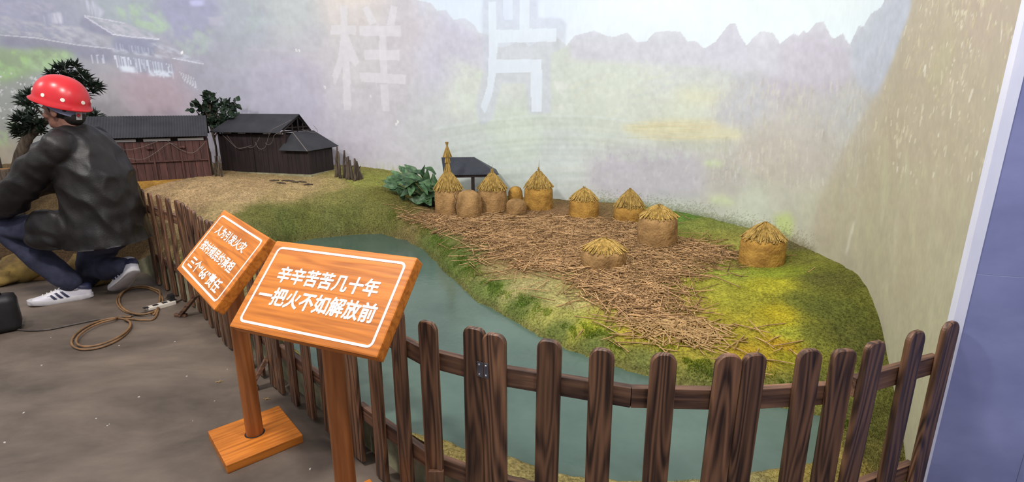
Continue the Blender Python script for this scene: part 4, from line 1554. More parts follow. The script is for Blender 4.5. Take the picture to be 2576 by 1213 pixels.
# ------------------------------------------------------------------ flocked grass and moss
def blades(name, n, xy_fn, hmin, hmax, wid, tint, label):
    x, y = xy_fn(n)
    n = len(x)
    z = hgt(x, y)
    c = s2l(ground_color(x, y)) * (np.array(tint) * rng.uniform(0.75, 1.3, (n, 1)))
    h = rng.uniform(hmin, hmax, n)
    a = rng.uniform(0, 6.28, n)
    lx, ly = rng.normal(0, 0.5, n) * h, rng.normal(0, 0.5, n) * h
    V = np.zeros((n, 3, 3))
    V[:, 0] = np.stack([x + np.cos(a) * wid, y + np.sin(a) * wid, z - 0.001], -1)
    V[:, 1] = np.stack([x - np.cos(a) * wid, y - np.sin(a) * wid, z - 0.001], -1)
    V[:, 2] = np.stack([x + lx, y + ly, z + h], -1)
    m = quads_mesh(name, V.reshape(-1, 3), np.arange(n * 3).reshape(-1, 3))
    set_col(m, np.repeat(c, 3, 0))
    o = link(name, m, M['grass'])
    return tag(o, label, 'grass', kind='stuff')


def rand_ground(n):
    j = rng.integers(0, nS - 8, n * 2)
    i = rng.integers(0, nT - 2, n * 2)
    f, g = rng.random(n * 2), rng.random(n * 2)
    x = GX[j, i] * (1 - f) + GX[j, i + 1] * f
    y = GY[j, i] * (1 - g) + GY[j + 1, i] * g
    c = GC[j, i]
    green = (c[:, 1] > c[:, 0] * 0.93) | (rng.random(n * 2) < 0.25)
    ok = green & (poly_sd(x, y, POND) > 0.012) & (x > -3.4)
    return x[ok][:n], y[ok][:n]


blades('flock_grass', 60000, rand_ground, 0.003, 0.009, 0.0011, (1.12, 1.12, 1.05), 'short green flock grass on the banks and field')


def shore_moss(n):
    xs, ys = [], []
    far = list(range(3, 22))
    for _ in range(n):
        k = random.choice(far)
        t = random.random()
        a, b = POND[k], POND[k + 1]
        q = a + (b - a) * t
        tt = (b - a) / np.linalg.norm(b - a)
        nn = np.array([-tt[1], tt[0]])
        if poly_sd(q[0] + nn[0] * .02, q[1] + nn[1] * .02, POND) < 0:
            nn = -nn
        dd = abs(random.gauss(0.085, 0.03))
        q = q + nn * dd
        if fbm(np.array(q[0] * 14), np.array(q[1] * 14), 2, 33) > 0.46:
            xs.append(q[0])
            ys.append(q[1])
    return np.array(xs), np.array(ys)


blades('bank_moss', 26000, shore_moss, 0.004, 0.012, 0.0018, (0.74, 0.98, 0.52), 'dark green mossy tufts along the pond bank')

# ------------------------------------------------------------------ model houses


def corrugated(mb, A, B, C, D, pitch, amp, thick=0.004):
    """corrugated sheet with ridge A-B above eave D-C (A over D, B over C)"""
    A, B, C, D = map(Vector, (A, B, C, D))
    n = (B - A).cross(D - A).normalized()
    if n.z < 0:
        n = -n
    k = max(4, int((C - D).length / pitch) * 4)
    vs, fs = [], []
    for i in range(k + 1):
        t = i / k
        o = n * amp * (1 - abs(((i % 4) - 2) / 2.0))
        p, q = A.lerp(B, t) + o, D.lerp(C, t) + o
        vs += [p, q, p - n * thick, q - n * thick]
    for i in range(k):
        a = i * 4
        fs += [(a, a + 4, a + 5, a + 1), (a + 2, a + 3, a + 7, a + 6), (a, a + 2, a + 6, a + 4), (a + 1, a + 5, a + 7, a + 3)]
    fs += [(0, 1, 3, 2), (k * 4, k * 4 + 2, k * 4 + 3, k * 4 + 1)]
    mb.add(vs, fs)
    return mb


def slab_poly(mb, pts, thick):
    pts = [Vector(p) for p in pts]
    n = (pts[1] - pts[0]).cross(pts[2] - pts[0]).normalized()
    if n.z < 0:
        n = -n
    k = len(pts)
    vs = pts + [p - n * thick for p in pts]
    fs = [tuple(range(k)), tuple(range(2 * k - 1, k - 1, -1))] + [(i, (i + 1) % k, (i + 1) % k + k, i + k) for i in range(k)]
    return mb.add(vs, fs)


def plank_wall(root, p0, p1, z0, z1, n, m_, t=0.008):
    p0, p1 = Vector(p0), Vector(p1)
    d = p1 - p0
    L_ = d.length
    w = L_ / n
    mb = MB()
    mb.bevbox((0, 0, 0), (w * 0.965, t, z1 - z0), 0.0012)
    me = mb.mesh('plank')
    me.materials.append(m_)
    yaw = math.atan2(d.y, d.x)
    nn = Vector((-d.y, d.x, 0)).normalized()
    for i in range(n):
        o = link('plank', me, None, root)
        q = p0 + d * ((i + 0.5) / n) + nn * random.uniform(-0.0008, 0.0008)
        o.location = (q.x, q.y, (z0 + z1) / 2)
        o.rotation_euler = (0, 0, yaw)


def wire(root, pts, r=0.0017):
    P = catmull([tuple(p) for p in pts], 8)
    mb = MB()
    mb.tube([Vector(p) for p in P], r, 5)
    mb.build('wire', M['wire'], root, smooth=True)


# house 1: red-brown, corrugated roof
b_r, b_l = atz(533, 450, 0.55), atz(345, 461, 0.55)
d1 = (b_r - b_l).normalized()
L1 = 0.77
D1 = 0.30
rz1 = math.atan2(d1.y, d1.x)
org = b_r - d1 * L1
h1 = thing('model_house', 'red-brown wooden model house with grey corrugated roof, behind the kneeling man', 'model house', (org.x, org.y, 0.53), rz1)
zb, ze, zr = 0.03, 0.385, 0.545
mb = MB()
mb.box((L1 / 2, D1 / 2, 0.0), (L1 + 0.05, D1 + 0.05, 0.07))
mb.build('foundation', M['clay_y'], h1)
mb = MB()
mb.box((L1 / 2, D1 / 2 + 0.004, 0.21), (L1 - 0.008, D1 - 0.008, 0.35))
mb.build('dark_core', M['darkwood'], h1)  # added dark filler, stops bright wall showing between planks
plank_wall(h1, (0, 0, 0), (L1, 0, 0), 0.035, 0.185, 15, M['redwood'])
plank_wall(h1, (0, -0.012, 0), (L1, -0.012, 0), 0.19, 0.345, 15, M['redwood'])
plank_wall(h1, (L1, 0, 0), (L1, D1, 0), 0.035, 0.345, 6, M['redwood'])
plank_wall(h1, (0, D1, 0), (0, 0, 0), 0.035, 0.345, 6, M['redwood'])
mb = MB()
mb.bevbox((L1 / 2, -0.016, 0.188), (L1 + 0.01, 0.014, 0.012), 0.002)
mb.build('ledge', M['redwood'], h1)
for k in range(5):
    mb = MB()
    mb.bevbox((L1 * k / 4, -0.020, 0.19), (0.012, 0.012, 0.31), 0.002)
    mb.build('post', M['redwood'], h1)
for k in range(3):
    x0 = 0.10 + k * 0.235
    mb = MB()
    mb.bevbox((x0 + 0.09, -0.008, 0.360), (0.185, 0.006, 0.020), 0.001)
    mb.build('eave_gap', M['gap_white'], h1)  # solid pale strip put where the eave gap is open
mb = MB()
corrugated(mb, (-0.05, D1 / 2, zr), (L1 + 0.02, D1 / 2, zr), (L1 + 0.02, -0.07, ze), (-0.05, -0.07, ze), 0.019, 0.004)
corrugated(mb, (-0.05, D1 / 2, zr), (L1 + 0.02, D1 / 2, zr), (L1 + 0.02, D1 + 0.05, ze), (-0.05, D1 + 0.05, ze), 0.019, 0.004)
mb.build('corrugated_roof', M['roof'], h1)
mb = MB()
slab_poly(mb, [(L1, 0, 0.345), (L1, D1, 0.345), (L1, D1 / 2, zr - 0.02)], 0.008)
mb.build('gable', M['redwood'], h1)
for x in (0.36, 0.58, 0.14):
    mb = MB()
    mb.ellipsoid((x, -0.035, 0.298), (0.016, 0.010, 0.012), None, 10, 6)
    mb.ellipsoid((x + 0.022, -0.035, 0.298), (0.014, 0.010, 0.012), None, 10, 6)
    mb.build('lantern', M['redwood'], h1, smooth=True)
wire(h1, [(0.02, -0.04, 0.33), (0.14, -0.05, 0.295), (0.28, -0.05, 0.30), (0.44, -0.045, 0.355)])
wire(h1, [(0.10, -0.04, 0.315), (0.20, -0.05, 0.235), (0.31, -0.05, 0.215), (0.40, -0.05, 0.26), (0.50, -0.045, 0.33), (0.56, -0.045, 0.32)])
wire(h1, [(0.50, -0.045, 0.35), (0.58, -0.05, 0.28), (0.66, -0.05, 0.25), (0.73, -0.05, 0.30), (0.765, -0.045, 0.34)])

# house 2: black-brown with a lean-to
A2, B2 = atz(565, 438, 0.55), atz(782, 447, 0.55)
d2 = (B2 - A2).normalized()
L2 = (B2 - A2).length
D2 = 0.34
rz2 = math.atan2(d2.y, d2.x)
h2 = thing('model_house', 'black-brown wooden model house with open gable and lean-to roof at its right end', 'model house', (A2.x, A2.y, 0.558), rz2)
U = L2 * 0.765
mb = MB()
mb.box((L2 / 2, D2 / 2, -0.02), (L2 + 0.04, D2 + 0.04, 0.08))
mb.build('foundation', M['plinth'], h2)
mb = MB()
mb.box((U / 2, D2 / 2 + 0.004, 0.18), (U - 0.01, D2 - 0.008, 0.34))
mb.box(((U + L2) / 2, D2 / 2 + 0.004, 0.12), (L2 - U - 0.01, D2 - 0.008, 0.20))
mb.build('dark_core', M['darkwood'], h2)  # dark filler boxes added so the plank gaps stay dark
plank_wall(h2, (0, 0, 0), (U, 0, 0), 0.02, 0.355, 14, M['darkwood'])
plank_wall(h2, (0, D2, 0), (0, 0, 0), 0.02, 0.355, 6, M['darkwood'])
plank_wall(h2, (U, 0.004, 0), (U, D2, 0), 0.02, 0.355, 6, M['darkwood'])
plank_wall(h2, (U + 0.002, -0.004, 0), (L2, -0.004, 0), 0.02, 0.215, 5, M['darkwood'])
plank_wall(h2, (L2, 0, 0), (L2, D2, 0), 0.02, 0.215, 7, M['darkwood'])
for x, y, z1 in ((L2, -0.004, 0.22), (U, -0.006, 0.37), (0, -0.004, 0.37), (L2, D2, 0.22), (U * 0.5, -0.006, 0.36)):
    mb = MB()
    mb.bevbox((x, y, z1 / 2 + 0.01), (0.014, 0.014, z1), 0.002)
    mb.build('corner_post', M['darkwood'], h2)
ze2, zr2 = 0.375, 0.525
mb = MB()
slab_poly(mb, [(-0.03, -0.07, ze2), (U - 0.02, -0.07, ze2), (U + 0.035, D2 / 2, zr2), (0.07, D2 / 2, zr2)], 0.006)
slab_poly(mb, [(-0.03, D2 + 0.06, ze2), (U - 0.02, D2 + 0.06, ze2), (U + 0.035, D2 / 2, zr2), (0.07, D2 / 2, zr2)], 0.006)
slab_poly(mb, [(-0.03, -0.07, ze2), (-0.03, D2 + 0.06, ze2), (0.07, D2 / 2, zr2)], 0.006)
mb.build('main_roof', M['roof'], h2)
# open truss under the gable
for a, b in (((U - 0.01, -0.04, ze2 - 0.005), (U + 0.02, D2 / 2, zr2 - 0.02)), ((U - 0.01, D2 + 0.03, ze2 - 0.005), (U + 0.02, D2 / 2, zr2 - 0.02)), ((U, -0.03, ze2 + 0.006), (U, D2 + 0.02, ze2 + 0.006)),
             ((U + 0.01, D2 / 2, ze2), (U + 0.01, D2 / 2, zr2 - 0.02)), ((U + 0.005, D2 * 0.28, ze2), (U + 0.005, D2 * 0.28, ze2 + 0.07)), ((U + 0.005, D2 * 0.72, ze2), (U + 0.005, D2 * 0.72, ze2 + 0.07)),
             ((U, 0.03, ze2 + 0.035), (U, D2 - 0.03, ze2 + 0.035)), ((U, 0.0, 0.33), (U, 0.0, ze2 + 0.01)), ((U, D2, 0.33), (U, D2, ze2 + 0.01)), ((U, D2 / 2, 0.33), (U, D2 / 2, ze2 + 0.01))):
    mb = MB()
    mb.tube([a, b], 0.007, 4)
    mb.build('truss_bar', M['darkwood'], h2)
for k in range(8):
    x = 0.06 + k * (U - 0.12) / 7
    mb = MB()
    mb.tube([(x, -0.05, ze2 - 0.006), (x, 0.06, ze2 + 0.07)], 0.006, 4)
    mb.build('rafter', M['darkwood'], h2)
for x in (0.05, 0.20, 0.46, 0.60):
    mb = MB()
    mb.bevbox((x + 0.04, 0.004, 0.363), (0.075, 0.004, 0.012), 0.0008)
    mb.build('eave_gap', M['gap_white'], h2)  # pale strip imitates light seen through the gap under the eave
mb = MB()
T1, T2 = Vector((U + 0.03, 0.06, 0.375)), Vector((U + 0.03, D2 + 0.02, 0.375))
E0, E1, E2 = Vector((U - 0.045, -0.055, 0.225)), Vector((L2 + 0.03, -0.055, 0.225)), Vector((L2 + 0.05, D2 + 0.05, 0.235))
slab_poly(mb, [T1, E0, E1], 0.005)
slab_poly(mb, [T1, E1, E2, T2], 0.005)
mb.build('lean_to_roof', M['roof'], h2)
mb = MB()
mb.tube([T1, E1], 0.004, 5)
mb.build('hip_ridge', M['wire'], h2)
wire(h2, [(0.05, -0.02, 0.35), (0.12, -0.03, 0.30), (0.20, -0.03, 0.235), (0.30, -0.03, 0.245), (0.38, -0.03, 0.25), (0.45, -0.03, 0.33)])
wire(h2, [(0.10, -0.02, 0.35), (0.17, -0.035, 0.27), (0.23, -0.035, 0.23), (0.36, -0.035, 0.26)])
wire(h2, [(0.40, -0.03, 0.29), (0.45, -0.05, 0.235), (0.52, -0.06, 0.25), (0.57, -0.07, 0.33), (0.63, -0.085, 0.40), (0.70, -0.05, 0.44), (0.73, 0.05, 0.48)])
wire(h2, [(0.50, -0.03, 0.285), (0.55, -0.05, 0.27), (0.60, -0.06, 0.30), (0.65, -0.08, 0.36), (0.71, -0.02, 0.395)])
wire(h2, [(U + .02, D2 * .6, .39), (U + .08, D2 * .8, .36), (U + .10, D2 * .95, .37), (U + .05, D2, .42)])

# bark and brushwood lying at the foot of house 2
ORD2 = ['first', 'second', 'third', 'fourth', 'fifth', 'sixth']
for k in range(6):
    p = atz(690 + k * 17, 458 + random.uniform(-2, 2), 0.54)
    z = float(hgt(p.x, p.y)) + 0.006
    mb = MB()
    a = random.uniform(-0.4, 0.4)
    l = random.uniform(0.03, 0.06)
    mb.tube([(-l * math.cos(a), -l * math.sin(a), 0), (0, 0, 0.004), (l * math.cos(a), l * math.sin(a), 0)], [0.004, 0.007, 0.004], 6)
    o = mb.build('bark_piece', M['bark'])
    o.location = (p.x, p.y, z)
    tag(o, ORD2[k] + ' piece of bark from the left on the sand before the dark house', 'bark', 'bark pieces before the dark house')


# stick palisades
def stick(px, yb, ytop, lean, label, grp, z=0.55, r=0.0135):
    p = atz(px, yb, z)
    p.z = float(hgt(p.x, p.y)) - 0.01
    sc = p.y / ray(px, yb)[1]
    h = (yb - ytop) * sc * 1.03
    mb = MB()
    n = 6
    pts, rad = [], []
    for k in range(n):
        t = k / (n - 1)
        pts.append((lean * sc * t + random.uniform(-.004, .004), random.uniform(-.004, .004) + 0.02 * t, h * t))
        rad.append(r * (1.1 - 0.55 * t) * random.uniform(0.9, 1.1))
    mb.tube(pts, rad, 7)
    if random.random() < 0.5:
        q = Vector(pts[3])
        mb.tube([q, q + Vector((random.choice([-1, 1]) * 0.02, -0.01, 0.025))], [r * 0.5, r * 0.25], 5)
    o = mb.build('wooden_stick', M['bark'], None, smooth=True)
    o.location = p
    tag(o, label, 'stick', grp)


ORD = ['first', 'second', 'third', 'fourth', 'fifth', 'sixth', 'seventh', 'eighth', 'ninth', 'last']
for n_, (px, yb, yt, ln) in enumerate(((846, 447, 372, 6), (856, 448, 380, -2), (866, 447, 378, 4), (872, 448, 392, 2), (878, 448, 390, 0), (886, 448, 398, -4), (892, 449, 395, 2), (899, 448, 396, -6), (906, 447, 394, -12), (911, 446, 402, -14))):
    stick(px, yb, yt, ln, ORD[n_] + ' dry stick, counted from the dark house, in the row at its right end', 'sticks right of the dark house')
for n_, (px, yb, yt, ln) in enumerate(((528, 447, 375, 0), (532, 446, 390, 4), (537, 448, 382, -3), (543, 450, 398, 3), (551, 451, 400, 2), (559, 451, 398, -3))):
    stick(px, yb, yt, ln, ORD[n_] + ' dry stick from the left in the row between the two model houses', 'sticks between the model houses', r=0.008)

# ------------------------------------------------------------------ pavilion
pc = atd(1183, 470, 4.42)
gz = float(hgt(pc.x, pc.y, False))
sc = 4.42 / 1325
rzp = 0.10
pv = thing('pavilion', 'small open pavilion with dark blue-grey corrugated roof behind the granaries', 'pavilion', (pc.x, pc.y, gz), rzp)
ztop = atd(1150, 394, 4.5).z - gz
zeave = atd(1180, 438, 4.32).z - gz
w = 0.235
mb = MB()
corrugated(mb, (-w, 0.03, ztop), (0.04, 0.03, ztop), (w + 0.0, -0.15, zeave), (-w + 0.02, -0.15, zeave), 0.015, 0.0035)
corrugated(mb, (-w, 0.03, ztop), (0.04, 0.03, ztop), (w + 0.0, 0.18, zeave), (-w + 0.02, 0.18, zeave), 0.015, 0.0035)
slab_poly(mb, [(0.04, 0.03, ztop), (w, -0.15, zeave), (w, 0.18, zeave)], 0.004)
mb.build('corrugated_roof', M['roof_b'], pv)
mb = MB()
mb.bevbox((0.0, -0.13, zeave - 0.014), (0.44, 0.016, 0.018), 0.002)
mb.bevbox((0.0, 0.15, zeave - 0.014), (0.44, 0.016, 0.018), 0.002)
mb.build('eave_beam', M['darkwood'], pv)
for x, y in ((-0.19, -0.12), (0.02, -0.12), (0.20, -0.12), (-0.19, 0.14), (0.20, 0.14)):
    mb = MB()
    mb.bevbox((x, y, (zeave - 0.02) / 2 - 0.01), (0.028, 0.028, zeave), 0.002)
    mb.build('post', M['darkwood'], pv)
for z in (0.055, 0.085, 0.115):
    mb = MB()
    mb.bevbox((0.0, -0.12, z), (0.40, 0.012, 0.012), 0.002)
    mb.build('rail', M['darkwood'], pv)
mb = MB()
mb.bevbox((0.0, 0.01, 0.01), (0.42, 0.28, 0.03), 0.002)
mb.build('deck', M['darkwood'], pv)

# ------------------------------------------------------------------ broad-leaf potted plant
pp = hit(1075, 522)
pl = thing('potted_plant', 'bushy plant with broad dark green leaves in a black pot left of the granaries', 'plant', (pp.x, pp.y + 0.07, pp.z - 0.005))
mb = MB()
mb.lathe([(0.05, 0), (0.06, 0.005), (0.07, 0.075), (0.075, 0.078), (0.075, 0.09), (0.066, 0.09), (0.062, 0.07)], 24)
mb.build('pot', M['pot'], pl, smooth=True, angle=40)


def leaf_mesh(L_, w_, droop, m_, name='leaf', rows=9, fold=0.25):
    mb = MB()
    vs, fs = [], []
    for i in range(rows):
        t = i / (rows - 1)
        wd = w_ * math.sin(math.pi * min(0.98, t ** 0.8 + 0.02)) ** 0.9 + 0.001
        x = L_ * t
        z = -droop * t * t
        for k, yy in enumerate((-1, -0.5, 0, 0.5, 1)):
            vs.append((x, wd * yy, z + abs(yy) * wd * fold + 0.004 * math.sin(t * 9 + yy * 3)))
    for i in range(rows - 1):
        for k in range(4):
            a = i * 5 + k
            fs.append((a, a + 1, a + 6, a + 5))
    n = len(vs)
    vs2 = [(x, y, z - 0.0012) for x, y, z in vs]
    fs2 = [tuple(reversed([q + n for q in f])) for f in fs]
    mb.add(vs + vs2, fs + fs2)
    m = mb.mesh(name)
    for p in m.polygons:
        p.use_smooth = True
    m.materials.append(m_)
    return m


BL = [leaf_mesh(0.125, 0.036, 0.030, M['leaf_b'], fold=0.4), leaf_mesh(0.125, 0.040, 0.045, M['leaf_b'], fold=0.45), leaf_mesh(0.125, 0.033, 0.02, M['leaf_b'], fold=0.3)]
tips = [(985, 425, .1), (1005, 412, .12), (1025, 410, .1), (1060, 418, .05), (1072, 418, .0), (1083, 440, .0), (965, 452, .0), (985, 470, -.05), (1000, 475, -.1), (1025, 468, -.12), (1040, 480, -.14), (1050, 505, -.14),
        (1072, 470, -.12), (1090, 470, -.1), (1075, 495, -.15), (1092, 500, -.1), (1020, 440, -.1), (1045, 445, -.1), (1000, 440, .0), (1040, 425, .05), (1060, 455, -.1), (1030, 500, -.1), (975, 440, .1), (1093, 455, .1), (1015, 455, -.12), (1055, 435, .05)]
Cn = Vector((0, 0, 0.10))
for i, (tx, ty, dd) in enumerate(tips + [(a + random.uniform(-10, 10), b + random.uniform(4, 16), c - 0.05) for a, b, c in tips[::2]]):
    tip = atd(tx, ty, pp.y + 0.07 + dd * 0.9) - pl.location
    dirv = (tip - Cn).normalized() * 0.75 + Vector((random.uniform(-0.6, 0.6), random.uniform(-0.4, 0.2), random.uniform(-0.5, 0.5)))
    dirv = dirv.normalized() * random.uniform(0.11, 0.145)
    b0 = tip - dirv
    o = link('leaf', random.choice(BL), None, pl)
    o.location = b0
    ax = dirv.normalized()
    face = Vector((random.uniform(-0.8, 0.8), -0.7, random.uniform(0.2, 1.4)))
    zz = (face - ax * face.dot(ax)).normalized()
    o.rotation_euler = Matrix((ax, zz.cross(ax), zz)).transposed().to_euler()
    o.scale = (dirv.length / 0.125,) * 3
    if (b0 - Cn).length > 0.03:
        mb = MB()
        mb.tube([Cn * 0.6, (Cn * 0.6 + b0) / 2 + Vector((0, 0, 0.01)), b0 + dirv * 0.1], [0.004, 0.003, 0.003], 5)
        mb.build('leaf_stalk', M['leaf_b'], pl)

# ------------------------------------------------------------------ small-leaf tree between the houses
tb = atz(552, 445, 0.55)
tb.y = 4.93
tb.x = atd(545, 400, 4.93).x
tz = float(hgt(tb.x, tb.y, False))
tr2 = thing('small_tree', 'small dark green tree with oval leaves rising between the two model houses', 'tree', (tb.x, tb.y, tz))
FL = [leaf_mesh(0.060, 0.020, 0.006, M['leaf_f'], rows=6), leaf_mesh(0.054, 0.022, 0.008, M['leaf_f'], rows=6)]
top = Vector((0, 0, 0.42))
mb = MB()
mb.tube([(0, 0, -0.02), (0.01, 0, 0.2), (-0.005, 0, 0.42), (-0.01, 0, 0.60)], [0.010, 0.009, 0.007, 0.003], 8)
mb.build('trunk', M['bark'], tr2, smooth=True)
cl = [(528, 232, 16), (515, 262, 14), (535, 270, 22), (505, 255, 8), (560, 255, 16), (545, 290, 20), (580, 262, 10), (592, 252, 8), (575, 285, 14), (520, 285, 14), (590, 290, 6), (492, 268, 3), (530, 250, 14), (538, 300, 16), (552, 306, 14), (524, 298, 10), (560, 298, 10)]
for cx, cy, n in cl:
    c = atd(cx, cy + 10, 4.93 + random.uniform(-0.06, 0.06)) - tr2.location
    mb = MB()
    mb.tube([(0, 0, max(0.25, c.z - 0.16)), (c.x * 0.6, c.y * 0.6, c.z - 0.05), c], [0.005, 0.004, 0.002], 5)
    mb.build('twig', M['bark'], tr2)
    for k in range(int(n * 1.35)):
        o = link('leaf', random.choice(FL), None, tr2)
        dv = Vector((random.gauss(0, 1), random.gauss(-0.4, 0.8), random.gauss(0.15, 0.8))).normalized()
        o.location = c + dv * random.uniform(0.0, 0.035)
        o.rotation_euler = (dv.to_track_quat('X', 'Z') @ Matrix.Rotation(random.uniform(0, 6.28), 3, 'X').to_quaternion()).to_euler()
        s_ = random.uniform(0.75, 1.15)
        o.scale = (s_,) * 3

# ------------------------------------------------------------------ needle-leaf tree behind the man
t1p = atd(55, 470, 4.55)
t1z = float(hgt(t1p.x, t1p.y, False))
t1 = thing('needle_tree', 'dark needle-leaved tree with thick bare trunk behind the red helmet', 'tree', (t1p.x, t1p.y, t1z))
trunk = [atd(45, 520, 4.55), atd(42, 440, 4.55), atd(52, 390, 4.56), atd(70, 345, 4.58), atd(120, 300, 4.62), atd(170, 250, 4.64), atd(185, 200, 4.64)]
mb = MB()
mb.tube([(p - t1.location) for p in [trunk[0] + Vector((0, 0, -0.12))] + trunk], [0.07, 0.06, 0.05, 0.045, 0.04, 0.025, 0.016, 0.008], 10)
mb.build('trunk', M['bark'], t1, smooth=True)


def whorl(n=34, L_=0.075):
    mb = MB()
    for k in range(n):
        a = random.uniform(0, 6.28)
        e = random.uniform(-0.3, 1.3)
        d = Vector((math.cos(a) * math.cos(e), math.sin(a) * math.cos(e), math.sin(e)))
        s_ = d.cross(Vector((0, 0, 1)))
        s_ = s_.normalized() if s_.length > 1e-3 else Vector((1, 0, 0))
        l = L_ * random.uniform(0.7, 1.1)
        w_ = 0.006
        up = s_.cross(d) * 0.002
        p0, p1, p2 = d * 0.006, d * l * 0.5, d * l
        vs = [p0 - s_ * w_ * .4, p0 + s_ * w_ * .4, p1 + s_ * w_, p2 + Vector((0, 0, -0.008)), p1 - s_ * w_]
        mb.add(vs, [(0, 1, 2, 3, 4)])
        mb.add([v - up for v in vs], [(4, 3, 2, 1, 0)])
    m = mb.mesh('leaf_whorl')
    m.materials.append(M['leaf_d'])
    return m


WH = [whorl() for _ in range(4)]
spots = [(150, 178), (165, 172), (188, 168), (200, 185), (215, 200), (228, 214), (240, 220), (205, 215), (185, 195), (170, 190), (130, 190), (75, 240), (62, 252), (88, 262), (66, 265), (55, 290), (48, 305), (70, 300), (85, 290), (60, 320), (85, 318), (45, 325),
         (220, 285), (235, 300), (215, 305), (200, 300), (240, 318), (225, 318), (100, 330), (110, 250), (75, 330), (190, 240), (150, 220), (95, 310), (70, 345), (210, 240), (232, 232), (50, 340), (160, 205), (240, 290)]
for sx, sy in spots:
    q = atd(sx, sy, 4.60 + random.uniform(-0.10, 0.10)) - t1.location
    o = link('leaf_whorl', random.choice(WH), None, t1)
    o.location = q
    o.rotation_euler = (random.uniform(-0.5, 0.5), random.uniform(-0.5, 0.5), random.uniform(0, 6.28))
    o.scale = (random.uniform(1.1, 1.5),) * 3
for a, b in (((120, 300), (62, 255)), ((120, 300), (60, 315)), ((150, 270), (225, 300)), ((170, 250), (225, 215)), ((185, 215), (155, 180))):
    mb = MB()
    mb.tube([atd(a[0], a[1], 4.62) - t1.location, atd((a[0] + b[0]) / 2, (a[1] + b[1]) / 2 - 6, 4.61) - t1.location, atd(b[0], b[1], 4.6) - t1.location], [0.012, 0.009, 0.005], 6)
    mb.build('branch', M['bark'], t1)

# ------------------------------------------------------------------ stumps, logs and rocks at the far left
for lab, x, yb, yt, wpx, d in (('gnarled bark stump at the left edge, behind the elbow of the man', 16, 520, 392, 26, 4.2), ('short bark stump beside the trunk at the left edge', 34, 520, 425, 30, 4.1), ('cut bark log standing at the very left edge', 4, 520, 415, 20, 4.1)):
    p = atd(x, yb, d)
    z0 = float(hgt(p.x, p.y, False)) - 0.02
    zt = atd(x, yt, d).z
    R = wpx / 2 * d / 1300
    o = thing('tree_stump', lab, 'stump', (p.x, p.y, z0))
    ph = random.uniform(0, 9)
    mb = MB()
    H = zt - z0
    mb.lathe([(R * 1.3, 0), (R * 1.05, H * 0.3), (R * 0.9, H * 0.7), (R * 0.95, H * 0.98), (R * 0.8, H)], 18, (0, 0, 0), lambda a, z: 0.22 * mnoise.noise(Vector((math.cos(a) * 2 + ph, math.sin(a) * 2, z * 4))))
    mb.build('bark_trunk', M['bark'], o, smooth=True)
    mb = MB()
    mb.lathe([(R * 0.78, H), (R * 0.74, H + 0.004)], 18)
    mb.build('cut_face', M['crate'], o)


def rock(label, px, py, wpx, hpx, m_):
    p = atz(px, py, 0.0)
    p.z = max(0.0, float(hgt(p.x, p.y, False)) if p.y > 3.75 else 0.0)
    sc = p.y / ray(px, py)[1]
    bm = bmesh.new()
    bmesh.ops.create_icosphere(bm, subdivisions=3, radius=1)
    ph = random.uniform(0, 50)
    for v in bm.verts:
        n = mnoise.noise(v.co * 1.3 + Vector((ph, 0, 0))) * 0.35 + mnoise.noise(v.co * 3 + Vector((ph, 0, 0))) * 0.12
        v.co = v.co * (1 + n)
        v.co = Vector((v.co.x * wpx * sc / 2, v.co.y * wpx * sc / 2.4, (v.co.z + 0.75) * hpx * sc / 1.75))
    m = bpy.data.meshes.new('rock')
    bm.to_mesh(m)
    bm.free()
    for q in m.polygons:
        q.use_smooth = True
    o = link('rock', m, m_)
    o.location = p
    tag(o, label, 'rock')


rock('ochre rock under the jacket hem, between the feet of the man', 205, 712, 70, 70, M['rock'])
rock('brown rock beside the raised white sneaker', 250, 715, 60, 50, M['rock'])
rock('broad brown rock behind the shin of the man', 60, 700, 110, 60, M['rock'])
rock('flat brown rock at the left edge behind the front sneaker', 10, 715, 70, 40, M['rock'])
mb = MB()
p = atz(70, 735, 0.0)
mb.bevbox((0, 0, 0.02), (0.42, 0.10, 0.04), 0.004)
o = mb.build('wooden_plank', M['crate'])
o.location = p + Vector((-0.05, 0.30, 0))
o.rotation_euler = (0, 0, 0.25)
tag(o, 'raw wooden plank on the floor behind the front sneaker', 'plank')

# ------------------------------------------------------------------ cables and small things on the floor


def cable(name, pts, r, m_, label, cat='cable'):
    P = [atz(x, y, 0.0) + Vector((0, 0, z)) for x, y, z in pts]
    c = P[0].copy()
    c.z = 0
    Q = catmull([tuple(p - c) for p in P], 8)
    mb = MB()
    mb.tube([Vector(q) for q in Q], r, 7)
    o = mb.build(name, m_, None, smooth=True)
    o.location = c
    return tag(o, label, cat)


h0 = 0.007


def ell(cx, cy, rx, ry, a0, a1, n, h=h0, rot=0.0):
    out = []
    for k in range(n + 1):
        a = math.radians(a0 + (a1 - a0) * k / n)
        x, y = rx * math.cos(a), ry * math.sin(a)
        out.append((cx + x * math.cos(rot) - y * math.sin(rot), cy + x * math.sin(rot) + y * math.cos(rot), h))
    return out


